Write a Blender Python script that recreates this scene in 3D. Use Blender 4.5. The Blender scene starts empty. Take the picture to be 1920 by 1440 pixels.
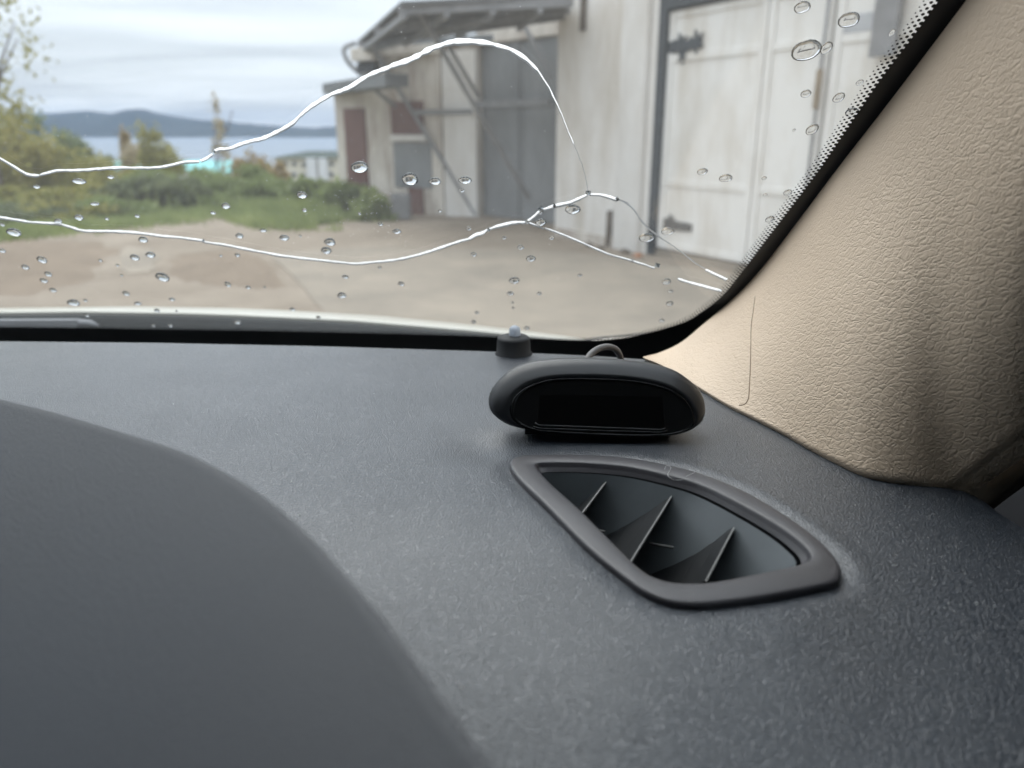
import bpy, bmesh, math, random
from mathutils import Vector, Matrix, noise

random.seed(7)
D2R = math.radians
sc = bpy.context.scene
COL = sc.collection

# ------------------------------------------------------------------ camera
H = 1.70                       # lens height above the yard
F = 1423.0                     # focal length in photo pixels (1920 wide)
PITCH = math.atan((720 - 248) / F)
CP, SP = math.cos(PITCH), math.sin(PITCH)
cam_d = bpy.data.cameras.new('camera')
cam_d.sensor_width = 36.0
cam_d.lens = F / 1920 * 36.0
cam_d.clip_start = 0.01
cam_d.clip_end = 20000
cam_d.dof.use_dof = True
cam_d.dof.focus_distance = 0.41
cam_d.dof.aperture_fstop = cam_d.lens / 3.4
cam = bpy.data.objects.new('camera', cam_d)
cam.location = (0, 0, H)
cam.rotation_euler = (math.pi / 2 - PITCH, 0, 0)
COL.objects.link(cam)
sc.camera = cam

# ------------------------------------------------------------------ world: overcast daylight
SUN_EL, SUN_ROT = D2R(52), D2R(-25)
world = bpy.data.worlds.new('World')
sc.world = world
world.use_nodes = True
wn, wl = world.node_tree.nodes, world.node_tree.links
wn.clear()
def N(nodes, t, **kw):
    n = nodes.new(t)
    for k, v in kw.items():
        setattr(n, k, v)
    return n
w_out = N(wn, 'ShaderNodeOutputWorld')
w_bg = N(wn, 'ShaderNodeBackground')
sky = N(wn, 'ShaderNodeTexSky', sky_type='NISHITA', sun_disc=False)
sky.sun_elevation = SUN_EL
sky.sun_rotation = SUN_ROT
sky.air_density, sky.dust_density = 1.0, 2.0
tc = N(wn, 'ShaderNodeTexCoord')
sep = N(wn, 'ShaderNodeSeparateXYZ')
wl.new(tc.outputs['Generated'], sep.inputs[0])
def wmath(op, a, b=None, c=None):
    n = N(wn, 'ShaderNodeMath', operation=op)
    for i, x in enumerate((a, b, c)):
        if x is None: continue
        if isinstance(x, (int, float)): n.inputs[i].default_value = x
        else: wl.new(x, n.inputs[i])
    return n.outputs[0]
zc = wmath('MAXIMUM', sep.outputs[2], 0.0)
den = wmath('ADD', zc, 0.10)
cx = wmath('DIVIDE', sep.outputs[0], den)
cy = wmath('DIVIDE', sep.outputs[1], den)
comb = N(wn, 'ShaderNodeCombineXYZ')
wl.new(wmath('MULTIPLY', cx, 0.55), comb.inputs[0]); wl.new(cy, comb.inputs[1])
nz = N(wn, 'ShaderNodeTexNoise'); nz.inputs['Scale'].default_value = 0.9
nz.inputs['Detail'].default_value = 6; nz.inputs['Roughness'].default_value = 0.5; nz.inputs['Distortion'].default_value = 0.5
wl.new(comb.outputs[0], nz.inputs['Vector'])
ramp = N(wn, 'ShaderNodeValToRGB')
e = ramp.color_ramp.elements
e[0].position, e[0].color = 0.26, (0.43, 0.475, 0.53, 1)
e[1].position, e[1].color = 0.68, (0.80, 0.855, 0.92, 1)
wl.new(nz.outputs['Fac'], ramp.inputs[0])
cie = wmath('ADD', wmath('MULTIPLY', zc, 1.15), 0.74)       # standard overcast law, softened
cl = N(wn, 'ShaderNodeMixRGB', blend_type='MULTIPLY'); cl.inputs[0].default_value = 1
wl.new(ramp.outputs[0], cl.inputs[1]); wl.new(cie, cl.inputs[2])
skm = N(wn, 'ShaderNodeMixRGB', blend_type='MULTIPLY'); skm.inputs[0].default_value = 1
skm.inputs[2].default_value = (0.09, 0.09, 0.09, 1)
wl.new(sky.outputs[0], skm.inputs[1])
mixw = N(wn, 'ShaderNodeMixRGB'); mixw.inputs[0].default_value = 0.92
wl.new(skm.outputs[0], mixw.inputs[1]); wl.new(cl.outputs[0], mixw.inputs[2])
wl.new(mixw.outputs[0], w_bg.inputs['Color'])
w_bg.inputs['Strength'].default_value = 1.0
wl.new(w_bg.outputs[0], w_out.inputs['Surface'])

sun_d = bpy.data.lights.new('sun', 'SUN')
sun_d.energy = 1.2
sun_d.angle = D2R(50)
sun_d.color = (1.0, 0.985, 0.96)
sun = bpy.data.objects.new('sun', sun_d)
# light comes from ahead of the car, high
sv = Vector((math.sin(SUN_ROT) * math.cos(SUN_EL), math.cos(SUN_ROT) * math.cos(SUN_EL), math.sin(SUN_EL)))
sun.rotation_euler = sv.to_track_quat('Z', 'Y').to_euler()
sun.location = (0, 0, 30)
COL.objects.link(sun)

sc.view_settings.view_transform = 'Standard'
sc.view_settings.look = 'None'
sc.view_settings.gamma = 1
sc.view_settings.exposure = 0.88
sc.view_settings.use_curve_mapping = False
sc.render.engine = 'CYCLES'
sc.cycles.use_denoising = True
sc.cycles.max_bounces = 9
sc.cycles.diffuse_bounces = 3
sc.cycles.glossy_bounces = 3
sc.cycles.transparent_max_bounces = 24
sc.cycles.transmission_bounces = 12
sc.cycles.caustics_refractive = False
sc.cycles.caustics_reflective = False
sc.cycles.blur_glossy = 0.5
sc.cycles.use_adaptive_sampling = True
sc.cycles.adaptive_threshold = 0.02

# ------------------------------------------------------------------ helpers
CAM = Vector((0, 0, H))
def ray(u, v):
    r, up = (u - 960) / F, (720 - v) / F
    return Vector((r, CP + up * SP, -SP + up * CP))
def on_z(u, v, zrel):
    d = ray(u, v); return CAM + d * (zrel / d.z)
def at_t(u, v, t):
    return CAM + ray(u, v) * t
def at_y(u, v, y):
    d = ray(u, v); return CAM + d * (y / d.y)
def lerp(a, b, t): return a + (b - a) * t

def link(o, parent=None):
    COL.objects.link(o)
    if parent is not None:
        o.parent = parent
        if parent.type == 'EMPTY':
            o.matrix_parent_inverse = Matrix.Translation(-Vector(parent.location))
    return o
def mesh(name, verts, faces, m, parent=None, smooth=False):
    me = bpy.data.meshes.new(name)
    me.from_pydata([tuple(v) for v in verts], [], faces)
    me.validate()
    me.update()
    if smooth:
        for p in me.polygons: p.use_smooth = True
    if m is not None: me.materials.append(m)
    return link(bpy.data.objects.new(name, me), parent)
def empty(name, loc, label, cat, group=None):
    o = bpy.data.objects.new(name, None)
    o.location = loc
    o.empty_display_size = 0.1
    COL.objects.link(o)
    tag(o, label, cat, group)
    return o
def tag(o, label=None, cat=None, group=None, kind=None):
    if label: o['label'] = label
    if cat: o['category'] = cat
    if group: o['group'] = group
    if kind: o['kind'] = kind
    return o
def recalc(o):
    bm = bmesh.new(); bm.from_mesh(o.data)
    bmesh.ops.recalc_face_normals(bm, faces=bm.faces)
    bm.to_mesh(o.data); bm.free()
    return o
BOXF = [(0, 3, 2, 1), (4, 5, 6, 7), (0, 1, 5, 4), (1, 2, 6, 5), (2, 3, 7, 6), (3, 0, 4, 7)]
def hexa(name, pts, m, parent=None, bevel=0.0):
    o = mesh(name, pts, BOXF, m, parent)
    recalc(o)
    if bevel:
        md = o.modifiers.new('edge', 'BEVEL'); md.width = bevel; md.segments = 2; md.limit_method = 'ANGLE'
    return o
def box(name, x0, x1, y0, y1, z0, z1, m, parent=None, bevel=0.0):
    return hexa(name, [(x0, y0, z0), (x1, y0, z0), (x1, y1, z0), (x0, y1, z0), (x0, y0, z1), (x1, y0, z1), (x1, y1, z1), (x0, y1, z1)], m, parent, bevel)
def grid_faces(nr, nc, closed=False):
    f = []
    for i in range(nr - 1):
        for j in range(nc if closed else nc - 1):
            k = (j + 1) % nc
            f.append((i * nc + j, i * nc + k, (i + 1) * nc + k, (i + 1) * nc + j))
    return f
def resample(pts, n, closed=False):
    P = [Vector(p) for p in pts]
    if closed: P = P + [P[0]]
    L = [0]
    for a, b in zip(P, P[1:]): L.append(L[-1] + (b - a).length)
    out = []
    m = n if closed else n - 1
    for i in range(n):
        s = L[-1] * i / m
        k = 0
        while k < len(L) - 2 and L[k + 1] < s: k += 1
        t = (s - L[k]) / max(1e-9, L[k + 1] - L[k])
        out.append(P[k].lerp(P[k + 1], t))
    return out
def catmull(pts, sub=6, closed=False):
    P = [Vector(p) for p in pts]; n = len(P); out = []
    rng = range(n) if closed else range(n - 1)
    for i in rng:
        p0 = P[(i - 1) % n] if closed or i > 0 else P[0] * 2 - P[1]
        p1, p2 = P[i % n], P[(i + 1) % n]
        p3 = P[(i + 2) % n] if closed or i + 2 < n else P[-1] * 2 - P[-2]
        for k in range(sub):
            t = k / sub
            out.append(0.5 * ((2 * p1) + (p2 - p0) * t + (2 * p0 - 5 * p1 + 4 * p2 - p3) * t * t + (3 * p1 - p0 - 3 * p2 + p3) * t ** 3))
    if not closed: out.append(P[-1].copy())
    return out
def tube(name, path, rad, m, parent=None, seg=8, caps=True):
    P = [Vector(p) for p in path]; n = len(P)
    R = rad if isinstance(rad, (list, tuple)) else [rad] * n
    vs, fs = [], []
    ref = None
    for i in range(n):
        d = (P[min(i + 1, n - 1)] - P[max(i - 1, 0)]).normalized()
        if ref is None:
            ref = Vector((0, 0, 1)) if abs(d.z) < 0.9 else Vector((1, 0, 0))
        a = d.cross(ref).normalized(); b = a.cross(d).normalized(); ref = b
        for k in range(seg):
            t = 2 * math.pi * k / seg
            vs.append(P[i] + (a * math.cos(t) + b * math.sin(t)) * R[i])
    fs = grid_faces(n, seg, True)
    if caps:
        fs.append(tuple(range(seg))[::-1]); fs.append(tuple((n - 1) * seg + k for k in range(seg)))
    o = mesh(name, vs, fs, m, parent, True)
    return recalc(o)
def bar(name, a, b, w, m, parent=None, h=None):
    a, b = Vector(a), Vector(b); h = h or w
    d = (b - a).normalized()
    ref = Vector((0, 0, 1)) if abs(d.z) < 0.95 else Vector((0, 1, 0))
    x = d.cross(ref).normalized() * w / 2; y = x.cross(d).normalized() * h / 2
    pts = [a - x - y, a + x - y, a + x + y, a - x + y, b - x - y, b + x - y, b + x + y, b - x + y]
    return hexa(name, pts, m, parent)

# ------------------------------------------------------------------ materials
def newmat(name):
    m = bpy.data.materials.new(name); m.use_nodes = True
    nt = m.node_tree; nt.nodes.clear()
    out = nt.nodes.new('ShaderNodeOutputMaterial')
    return m, nt, out
def plain(name, col, rough=0.6, var=0.25, scale=3.0, bump=0.0, bscale=20.0, spec=0.5, col2=None, stretch=None, metallic=0.0, coords='Object', lo=0.35, hi=0.68):
    """Principled with a two-tone noise colour and a fine noise relief."""
    m, nt, out = newmat(name)
    n, l = nt.nodes, nt.links
    b = n.new('ShaderNodeBsdfPrincipled')
    b.inputs['Roughness'].default_value = rough
    b.inputs['Metallic'].default_value = metallic
    b.inputs['Specular IOR Level'].default_value = spec
    t = n.new('ShaderNodeTexCoord'); mp = n.new('ShaderNodeMapping')
    if stretch: mp.inputs['Scale'].default_value = stretch
    l.new(t.outputs[coords], mp.inputs[0])
    nz = n.new('ShaderNodeTexNoise'); nz.inputs['Scale'].default_value = scale; nz.inputs['Detail'].default_value = 9; nz.inputs['Roughness'].default_value = 0.68
    l.new(mp.outputs[0], nz.inputs['Vector'])
    r = n.new('ShaderNodeValToRGB')
    c2 = col2 or tuple(c * (1 - var) for c in col)
    r.color_ramp.elements[0].position = lo; r.color_ramp.elements[0].color = (*c2, 1)
    r.color_ramp.elements[1].position = hi; r.color_ramp.elements[1].color = (*col, 1)
    l.new(nz.outputs['Fac'], r.inputs[0]); l.new(r.outputs[0], b.inputs['Base Color'])
    if bump:
        nb = n.new('ShaderNodeTexNoise'); nb.inputs['Scale'].default_value = bscale; nb.inputs['Detail'].default_value = 4
        l.new(mp.outputs[0], nb.inputs['Vector'])
        bp = n.new('ShaderNodeBump'); bp.inputs['Strength'].default_value = 1.0; bp.inputs['Distance'].default_value = bump
        l.new(nb.outputs['Fac'], bp.inputs['Height']); l.new(bp.outputs[0], b.inputs['Normal'])
    l.new(b.outputs[0], out.inputs[0])
    return m

def grain(name, col, col2, rough, cell, depth, spec=0.5, sheen=0.0, coat=0.0, coat_rough=0.3, stretch=(1, 1, 1), flow=(0, 0, 0), distort=2.2, creases=0.0, rough_var=0.0, attr=None):
    """moulded plastic with a pebbled or leather grain"""
    m, nt, out = newmat(name)
    n, l = nt.nodes, nt.links
    b = n.new('ShaderNodeBsdfPrincipled'); b.inputs['Specular IOR Level'].default_value = spec
    b.inputs['Coat Weight'].default_value = coat; b.inputs['Coat Roughness'].default_value = coat_rough; b.inputs['Coat IOR'].default_value = 1.6
    b.inputs['Sheen Weight'].default_value = sheen; b.inputs['Sheen Roughness'].default_value = 0.4
    t = n.new('ShaderNodeTexCoord')
    nzd = n.new('ShaderNodeTexNoise'); nzd.inputs['Scale'].default_value = cell * 0.45; nzd.inputs['Detail'].default_value = 3
    l.new(t.outputs['Object'], nzd.inputs['Vector'])
    sub = n.new('ShaderNodeVectorMath'); sub.operation = 'SUBTRACT'; sub.inputs[1].default_value = (0.5, 0.5, 0.5)
    l.new(nzd.outputs['Color'], sub.inputs[0])
    sc_ = n.new('ShaderNodeVectorMath'); sc_.operation = 'SCALE'; sc_.inputs['Scale'].default_value = distort / cell
    l.new(sub.outputs[0], sc_.inputs[0])
    add = n.new('ShaderNodeVectorMath'); add.operation = 'ADD'
    l.new(t.outputs['Object'], add.inputs[0]); l.new(sc_.outputs[0], add.inputs[1])
    mp = n.new('ShaderNodeMapping'); mp.vector_type = 'TEXTURE'; mp.inputs['Scale'].default_value = stretch; mp.inputs['Rotation'].default_value = flow
    l.new(add.outputs[0], mp.inputs[0])
    vo = n.new('ShaderNodeTexVoronoi'); vo.feature = 'DISTANCE_TO_EDGE'; vo.inputs['Scale'].default_value = cell
    l.new(mp.outputs[0], vo.inputs['Vector'])
    rr = n.new('ShaderNodeMapRange'); rr.inputs[1].default_value = 0.0; rr.inputs[2].default_value = 0.28
    l.new(vo.outputs['Distance'], rr.inputs[0])
    h = rr.outputs[0]
    nf = n.new('ShaderNodeTexNoise'); nf.inputs['Scale'].default_value = cell * 1.1; nf.inputs['Detail'].default_value = 2
    l.new(mp.outputs[0], nf.inputs['Vector'])
    mx = n.new('ShaderNodeMath'); mx.operation = 'MULTIPLY_ADD'; mx.inputs[1].default_value = 1.2
    l.new(nf.outputs['Fac'], mx.inputs[0]); l.new(h, mx.inputs[2]); h = mx.outputs[0]
    if creases:
        mp2 = n.new('ShaderNodeMapping'); mp2.vector_type = 'TEXTURE'; mp2.inputs['Scale'].default_value = (stretch[0] * 1.3, 1, 1); mp2.inputs['Rotation'].default_value = (flow[0] + 0.3, flow[1] + 0.35, flow[2])
        l.new(add.outputs[0], mp2.inputs[0])
        v2 = n.new('ShaderNodeTexVoronoi'); v2.feature = 'DISTANCE_TO_EDGE'; v2.inputs['Scale'].default_value = cell * 0.62
        l.new(mp2.outputs[0], v2.inputs['Vector'])
        r2 = n.new('ShaderNodeMapRange'); r2.inputs[2].default_value = 0.09
        l.new(v2.outputs['Distance'], r2.inputs[0])
        m2 = n.new('ShaderNodeMath'); m2.operation = 'MULTIPLY_ADD'; m2.inputs[1].default_value = creases
        l.new(r2.outputs[0], m2.inputs[0]); l.new(h, m2.inputs[2]); h = m2.outputs[0]
    # the grain is not equally deep everywhere
    nd = n.new('ShaderNodeTexNoise'); nd.inputs['Scale'].default_value = 22; nd.inputs['Detail'].default_value = 2
    l.new(t.outputs['Object'], nd.inputs['Vector'])
    rd = n.new('ShaderNodeMapRange'); rd.inputs[1].default_value = 0.3; rd.inputs[2].default_value = 0.7; rd.inputs[3].default_value = 0.8; rd.inputs[4].default_value = 1.0
    l.new(nd.outputs['Fac'], rd.inputs[0])
    bp = n.new('ShaderNodeBump'); bp.inputs['Distance'].default_value = depth
    if attr:
        at_ = n.new('ShaderNodeAttribute'); at_.attribute_name = attr
        mu = n.new('ShaderNodeMath'); mu.operation = 'MULTIPLY'
        l.new(rd.outputs[0], mu.inputs[0]); l.new(at_.outputs['Fac'], mu.inputs[1]); l.new(mu.outputs[0], bp.inputs['Strength'])
    else:
        l.new(rd.outputs[0], bp.inputs['Strength'])
    l.new(h, bp.inputs['Height']); l.new(bp.outputs[0], b.inputs['Normal'])
    nc = n.new('ShaderNodeTexNoise'); nc.inputs['Scale'].default_value = 9; nc.inputs['Detail'].default_value = 5
    l.new(t.outputs['Object'], nc.inputs['Vector'])
    cr = n.new('ShaderNodeValToRGB')
    cr.color_ramp.elements[0].position = 0.35; cr.color_ramp.elements[0].color = (*col2, 1)
    cr.color_ramp.elements[1].position = 0.65; cr.color_ramp.elements[1].color = (*col, 1)
    l.new(nc.outputs['Fac'], cr.inputs[0]); l.new(cr.outputs[0], b.inputs['Base Color'])
    rv = n.new('ShaderNodeMapRange'); rv.inputs[3].default_value = rough - rough_var; rv.inputs[4].default_value = rough + rough_var
    l.new(nc.outputs['Fac'], rv.inputs[0]); l.new(rv.outputs[0], b.inputs['Roughness'])
    l.new(b.outputs[0], out.inputs[0])
    return m

def pane_mat(name, tint, dust=0.015):
    """thin window sheet: Schlick reflection over a clear tinted pass, a little dust"""
    m, nt, out = newmat(name)
    n, l = nt.nodes, nt.links
    tr = n.new('ShaderNodeBsdfTransparent'); tr.inputs[0].default_value = (*tint, 1)
    gl = n.new('ShaderNodeBsdfGlossy'); gl.inputs['Roughness'].default_value = 0.02
    df = n.new('ShaderNodeBsdfTranslucent'); df.inputs[0].default_value = (0.8, 0.79, 0.76, 1)
    g = n.new('ShaderNodeNewGeometry')
    dt = n.new('ShaderNodeVectorMath'); dt.operation = 'DOT_PRODUCT'
    l.new(g.outputs['Normal'], dt.inputs[0]); l.new(g.outputs['Incoming'], dt.inputs[1])
    def M(op, a, b=None):
        k = n.new('ShaderNodeMath'); k.operation = op
        for i, x in enumerate((a, b)):
            if x is None: continue
            if isinstance(x, (int, float)): k.inputs[i].default_value = x
            else: l.new(x, k.inputs[i])
        return k.outputs[0]
    c = M('SUBTRACT', 1.0, M('ABSOLUTE', dt.outputs['Value']))
    fr = M('ADD', M('MULTIPLY', M('POWER', c, 5.0), 0.96), 0.035)
    m1 = n.new('ShaderNodeMixShader'); m1.inputs[0].default_value = dust; l.new(tr.outputs[0], m1.inputs[1]); l.new(df.outputs[0], m1.inputs[2])
    m2 = n.new('ShaderNodeMixShader'); l.new(fr, m2.inputs[0]); l.new(m1.outputs[0], m2.inputs[1]); l.new(gl.outputs[0], m2.inputs[2])
    l.new(m2.outputs[0], out.inputs[0])
    return m
def glass_mat(name, ior, rough=0.0, col=(1, 1, 1)):
    m, nt, out = newmat(name)
    g = nt.nodes.new('ShaderNodeBsdfGlass'); g.inputs['IOR'].default_value = ior; g.inputs['Roughness'].default_value = rough
    g.inputs['Color'].default_value = (*col, 1)
    nt.links.new(g.outputs[0], out.inputs[0]); return m
def crack_mat(name, col, trans):
    m, nt, out = newmat(name)
    n, l = nt.nodes, nt.links
    d = n.new('ShaderNodeBsdfDiffuse'); d.inputs[0].default_value = (*col, 1)
    t = n.new('ShaderNodeBsdfTranslucent'); t.inputs[0].default_value = (*col, 1)
    g = n.new('ShaderNodeBsdfGlossy'); g.inputs['Roughness'].default_value = 0.25; g.inputs[0].default_value = (*col, 1)
    a = n.new('ShaderNodeMixShader'); a.inputs[0].default_value = trans
    l.new(d.outputs[0], a.inputs[1]); l.new(t.outputs[0], a.inputs[2])
    b = n.new('ShaderNodeMixShader'); b.inputs[0].default_value = 0.06
    l.new(a.outputs[0], b.inputs[1]); l.new(g.outputs[0], b.inputs[2])
    l.new(b.outputs[0], out.inputs[0]); return m
def leaf_mat(name, c1, c2, c3):
    c1, c2, c3 = [tuple(min(0.6, q * 1.6) for q in c) for c in (c1, c2, c3)]
    m, nt, out = newmat(name)
    n, l = nt.nodes, nt.links
    b = n.new('ShaderNodeBsdfPrincipled'); b.inputs['Roughness'].default_value = 0.65
    b.inputs['Specular IOR Level'].default_value = 0.25
    t = n.new('ShaderNodeTexCoord'); nz = n.new('ShaderNodeTexNoise'); nz.inputs['Scale'].default_value = 1.6; nz.inputs['Detail'].default_value = 8; nz.inputs['Roughness'].default_value = 0.75
    l.new(t.outputs['Object'], nz.inputs['Vector'])
    r = n.new('ShaderNodeValToRGB'); r.color_ramp.elements[0].position = 0.32; r.color_ramp.elements[0].color = (*c1, 1)
    r.color_ramp.elements[1].position = 0.7; r.color_ramp.elements[1].color = (*c3, 1)
    k = r.color_ramp.elements.new(0.52); k.color = (*c2, 1)
    l.new(nz.outputs['Fac'], r.inputs[0]); l.new(r.outputs[0], b.inputs['Base Color'])
    tr = n.new('ShaderNodeBsdfTranslucent'); l.new(r.outputs[0], tr.inputs[0])
    mx = n.new('ShaderNodeMixShader'); mx.inputs[0].default_value = 0.45
    l.new(b.outputs[0], mx.inputs[1]); l.new(tr.outputs[0], mx.inputs[2]); l.new(mx.outputs[0], out.inputs[0])
    return m

FLOW = tuple(Vector((0.09, -0.25, 0.21)).to_track_quat('X', 'Z').to_euler())
M_dash = grain('dash_plastic', (0.023, 0.030, 0.041), (0.021, 0.028, 0.038), 0.40, 800, 0.00030, spec=0.7, sheen=0.0, distort=0.9, coat=0.38, coat_rough=0.27, rough_var=0.012)
M_hood = grain('binnacle_plastic', (0.0105, 0.0155, 0.024), (0.008, 0.012, 0.019), 0.50, 800, 0.00006, spec=0.42, rough_var=0.03)
M_beige = grain('beige_leatherette', (0.68, 0.535, 0.395), (0.62, 0.485, 0.355), 0.50, 460, 0.00016, spec=0.4, stretch=(2.0, 1.0, 1.0), flow=FLOW, creases=1.2, attr='relief', rough_var=0.05)
M_beige_dark = plain('beige_seal', (0.17, 0.14, 0.105), 0.8, 0.2, 30, 0.0002, 400)
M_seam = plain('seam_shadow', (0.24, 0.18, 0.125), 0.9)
M_lining = plain('roof_cloth', (0.16, 0.145, 0.125), 0.95, 0.1, 40, 0.0003, 600)
M_dark = plain('dark_trim', (0.02, 0.021, 0.023), 0.7, 0.2, 10)
M_ventframe = plain('vent_satin_plastic', (0.050, 0.048, 0.053), 0.40, 0.1, 30, 0.00002, 900, spec=0.5)
M_duct = plain('duct_plastic', (0.12, 0.135, 0.143), 0.36, 0.15, 30, 0.00002, 500)
M_vane = plain('vane_plastic', (0.012, 0.013, 0.014), 0.42, 0.15, 30)
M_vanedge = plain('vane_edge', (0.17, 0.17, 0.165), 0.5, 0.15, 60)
M_frit = plain('black_frit', (0.018, 0.023, 0.029), 0.38, 0.1, 10, spec=0.5)
M_glass = pane_mat('windscreen_glass', (0.945, 0.955, 0.95), 0.026)
M_sideglass = pane_mat('side_glass', (0.72, 0.75, 0.74), 0.004)
M_drop = glass_mat('water', 1.333)
M_chip = glass_mat('glass_chip', 1.5, 0.05, (0.75, 0.78, 0.8))
M_crack = crack_mat('crack_white', (0.98, 0.98, 0.98), 0.93)
M_crack2 = crack_mat('crack_grey', (0.42, 0.43, 0.44), 0.4)
M_paint = plain('champagne_paint', (0.66, 0.63, 0.55), 0.28, 0.05, 400, spec=0.6)
M_cowl = plain('cowl_plastic', (0.016, 0.021, 0.024), 0.7, 0.4, 20, 0.0004, 120, spec=0.25)
M_wiper = plain('wiper_grey', (0.30, 0.31, 0.33), 0.5, 0.2, 60)
M_case = plain('display_case', (0.009, 0.010, 0.012), 0.36, 0.1, 60, 0.00001, 2500, spec=0.5)
M_face = plain('display_face', (0.006, 0.0065, 0.007), 0.22, 0.1, 60, spec=0.5)
M_screen = plain('display_screen', (0.003, 0.0032, 0.0035), 0.16, 0.1, 40, spec=0.5)
M_cable = plain('grey_cable', (0.17, 0.16, 0.155), 0.55, 0.1, 60)
M_lens = crack_mat('sensor_lens', (0.70, 0.74, 0.80), 0.6)
M_dust = plain('lint', (0.75, 0.75, 0.74), 0.9)

M_yard = plain('yard_dirt', (0.345, 0.29, 0.23), 0.95, 0.3, 0.8, 0.02, 6, spec=0.2, col2=(0.24, 0.195, 0.15), coords='Object')
M_concrete = plain('concrete', (0.355, 0.302, 0.24), 0.9, 0.25, 0.9, 0.006, 9, spec=0.25, col2=(0.255, 0.22, 0.178))
M_mound = plain('brown_earth', (0.285, 0.225, 0.17), 0.97, 0.25, 1.1, 0.03, 8, spec=0.15)
M_wallw = plain('white_wall', (0.75, 0.72, 0.68), 0.9, 0.25, 1.1, 0.004, 14, col2=(0.49, 0.425, 0.345), stretch=(1, 1, 0.35), lo=0.27, hi=0.56)
M_wallc = plain('cream_plaster', (0.70, 0.65, 0.58), 0.92, 0.3, 1.9, 0.006, 10, col2=(0.36, 0.30, 0.25), stretch=(1, 1, 0.22), lo=0.36, hi=0.60)
M_pil = plain('pale_pilaster', (0.76, 0.74, 0.71), 0.9, 0.25, 1.6, 0.004, 12, col2=(0.60, 0.56, 0.51), stretch=(1, 1, 0.35))
M_gatew = plain('gate_white_paint', (0.79, 0.77, 0.735), 0.75, 0.2, 1.5, 0.003, 5, col2=(0.53, 0.47, 0.39), stretch=(1, 1, 0.3), lo=0.24, hi=0.54)
M_gatedk = plain('gate_dark_frame', (0.050, 0.058, 0.067), 0.7, 0.3, 5)
M_rust = plain('rust', (0.36, 0.29, 0.21), 0.9, 0.4, 6)
M_grime = plain('grime', (0.16, 0.125, 0.095), 0.95, 0.5, 5)
M_greygate = plain('grey_gate', (0.26, 0.268, 0.273), 0.7, 0.25, 1.6, 0.004, 4, col2=(0.175, 0.18, 0.184), stretch=(1, 1, 0.4))
M_palegrey = plain('pale_grey_paint', (0.50, 0.51, 0.53), 0.7, 0.2, 3)
M_steel = plain('grey_steel', (0.27, 0.27, 0.275), 0.6, 0.3, 4)
M_brownsh = plain('oxide_brown', (0.19, 0.098, 0.085), 0.8, 0.35, 3)
M_sheet = plain('awning_sheet', (0.17, 0.175, 0.18), 0.7, 0.35, 1.4)
M_slab = plain('roof_slab', (0.20, 0.21, 0.215), 0.85, 0.2, 3)
M_bark = plain('bark', (0.14, 0.11, 0.085), 0.95, 0.4, 12, 0.01, 30)
M_sea = plain('sea_water', (0.17, 0.215, 0.27), 0.55, 0.12, 0.004, 0.15, 0.3, spec=0.2)
M_hill = plain('hill_forest', (0.018, 0.029, 0.027), 0.95, 0.4, 0.004, 0.0)
M_land = plain('rough_grass_land', (0.12, 0.13, 0.05), 0.97, 0.4, 0.12, col2=(0.19, 0.15, 0.07))
LEAF = {
    'yellow': leaf_mat('leaf_yellow', (0.14, 0.125, 0.04), (0.25, 0.225, 0.075), (0.35, 0.31, 0.12)),
    'greygreen': leaf_mat('leaf_greygreen', (0.08, 0.10, 0.055), (0.14, 0.17, 0.09), (0.20, 0.23, 0.13)),
    'dark': leaf_mat('leaf_dark', (0.06, 0.072, 0.038), (0.11, 0.125, 0.065), (0.16, 0.175, 0.095)),
    'green': leaf_mat('leaf_green', (0.08, 0.10, 0.04), (0.14, 0.17, 0.065), (0.21, 0.24, 0.10)),
    'olive': leaf_mat('leaf_olive', (0.11, 0.11, 0.035), (0.20, 0.19, 0.06), (0.30, 0.27, 0.10)),
    'ochre': leaf_mat('leaf_ochre', (0.14, 0.105, 0.05), (0.24, 0.18, 0.085), (0.32, 0.25, 0.13)),
    'pale': leaf_mat('leaf_pale', (0.17, 0.14, 0.09), (0.27, 0.23, 0.15), (0.36, 0.31, 0.21)),
    'bright': leaf_mat('leaf_bright', (0.11, 0.14, 0.055), (0.19, 0.22, 0.09), (0.27, 0.29, 0.13)),
}

# ------------------------------------------------------------------ terrain, sea, far hills
def terrain(x, y):
    z = 0.0
    edge = 19.0 if x > -5 else 17.5
    if y > edge:
        s = y - edge
        z -= 0.075 * s if s < 400 else 30 + 0.012 * (s - 400)
        z -= 0.0
    if y > 6:
        z += 0.05 * noise.noise(Vector((x * 0.35, y * 0.35, 0))) * min(1, (y - 6) / 6)
    return z
def axis(vals):
    return vals
xs = [-900, -500, -300, -180, -110, -70, -45, -30] + [-24 + i * 0.8 for i in range(46)] + [16, 22, 32, 50, 80, 130, 220, 400, 900]
ys = [-400, -150, -60, -25, -10, -5] + [i * 0.8 for i in range(0, 36)] + [30, 34, 40, 48, 58, 70, 90, 115, 150, 200, 270, 350, 430, 520]
vs = [(x, y, terrain(x, y)) for y in ys for x in xs]
nc = len(xs)
yard_faces, land_faces = [], []
for fc in grid_faces(len(ys), nc):
    cy_ = sum(vs[i][1] for i in fc) / 4; cx_ = sum(vs[i][0] for i in fc) / 4
    (land_faces if (cy_ > 19.5 or abs(cx_) > 30) else yard_faces).append(fc)
ground = mesh('ground', vs, yard_faces + land_faces, M_yard, None, True)
ground.data.materials.append(M_land)
for i, p in enumerate(ground.data.polygons):
    if i >= len(yard_faces): p.material_index = 1
tag(ground, 'brown dirt yard running out to the grassy slope', kind='structure')

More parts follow.
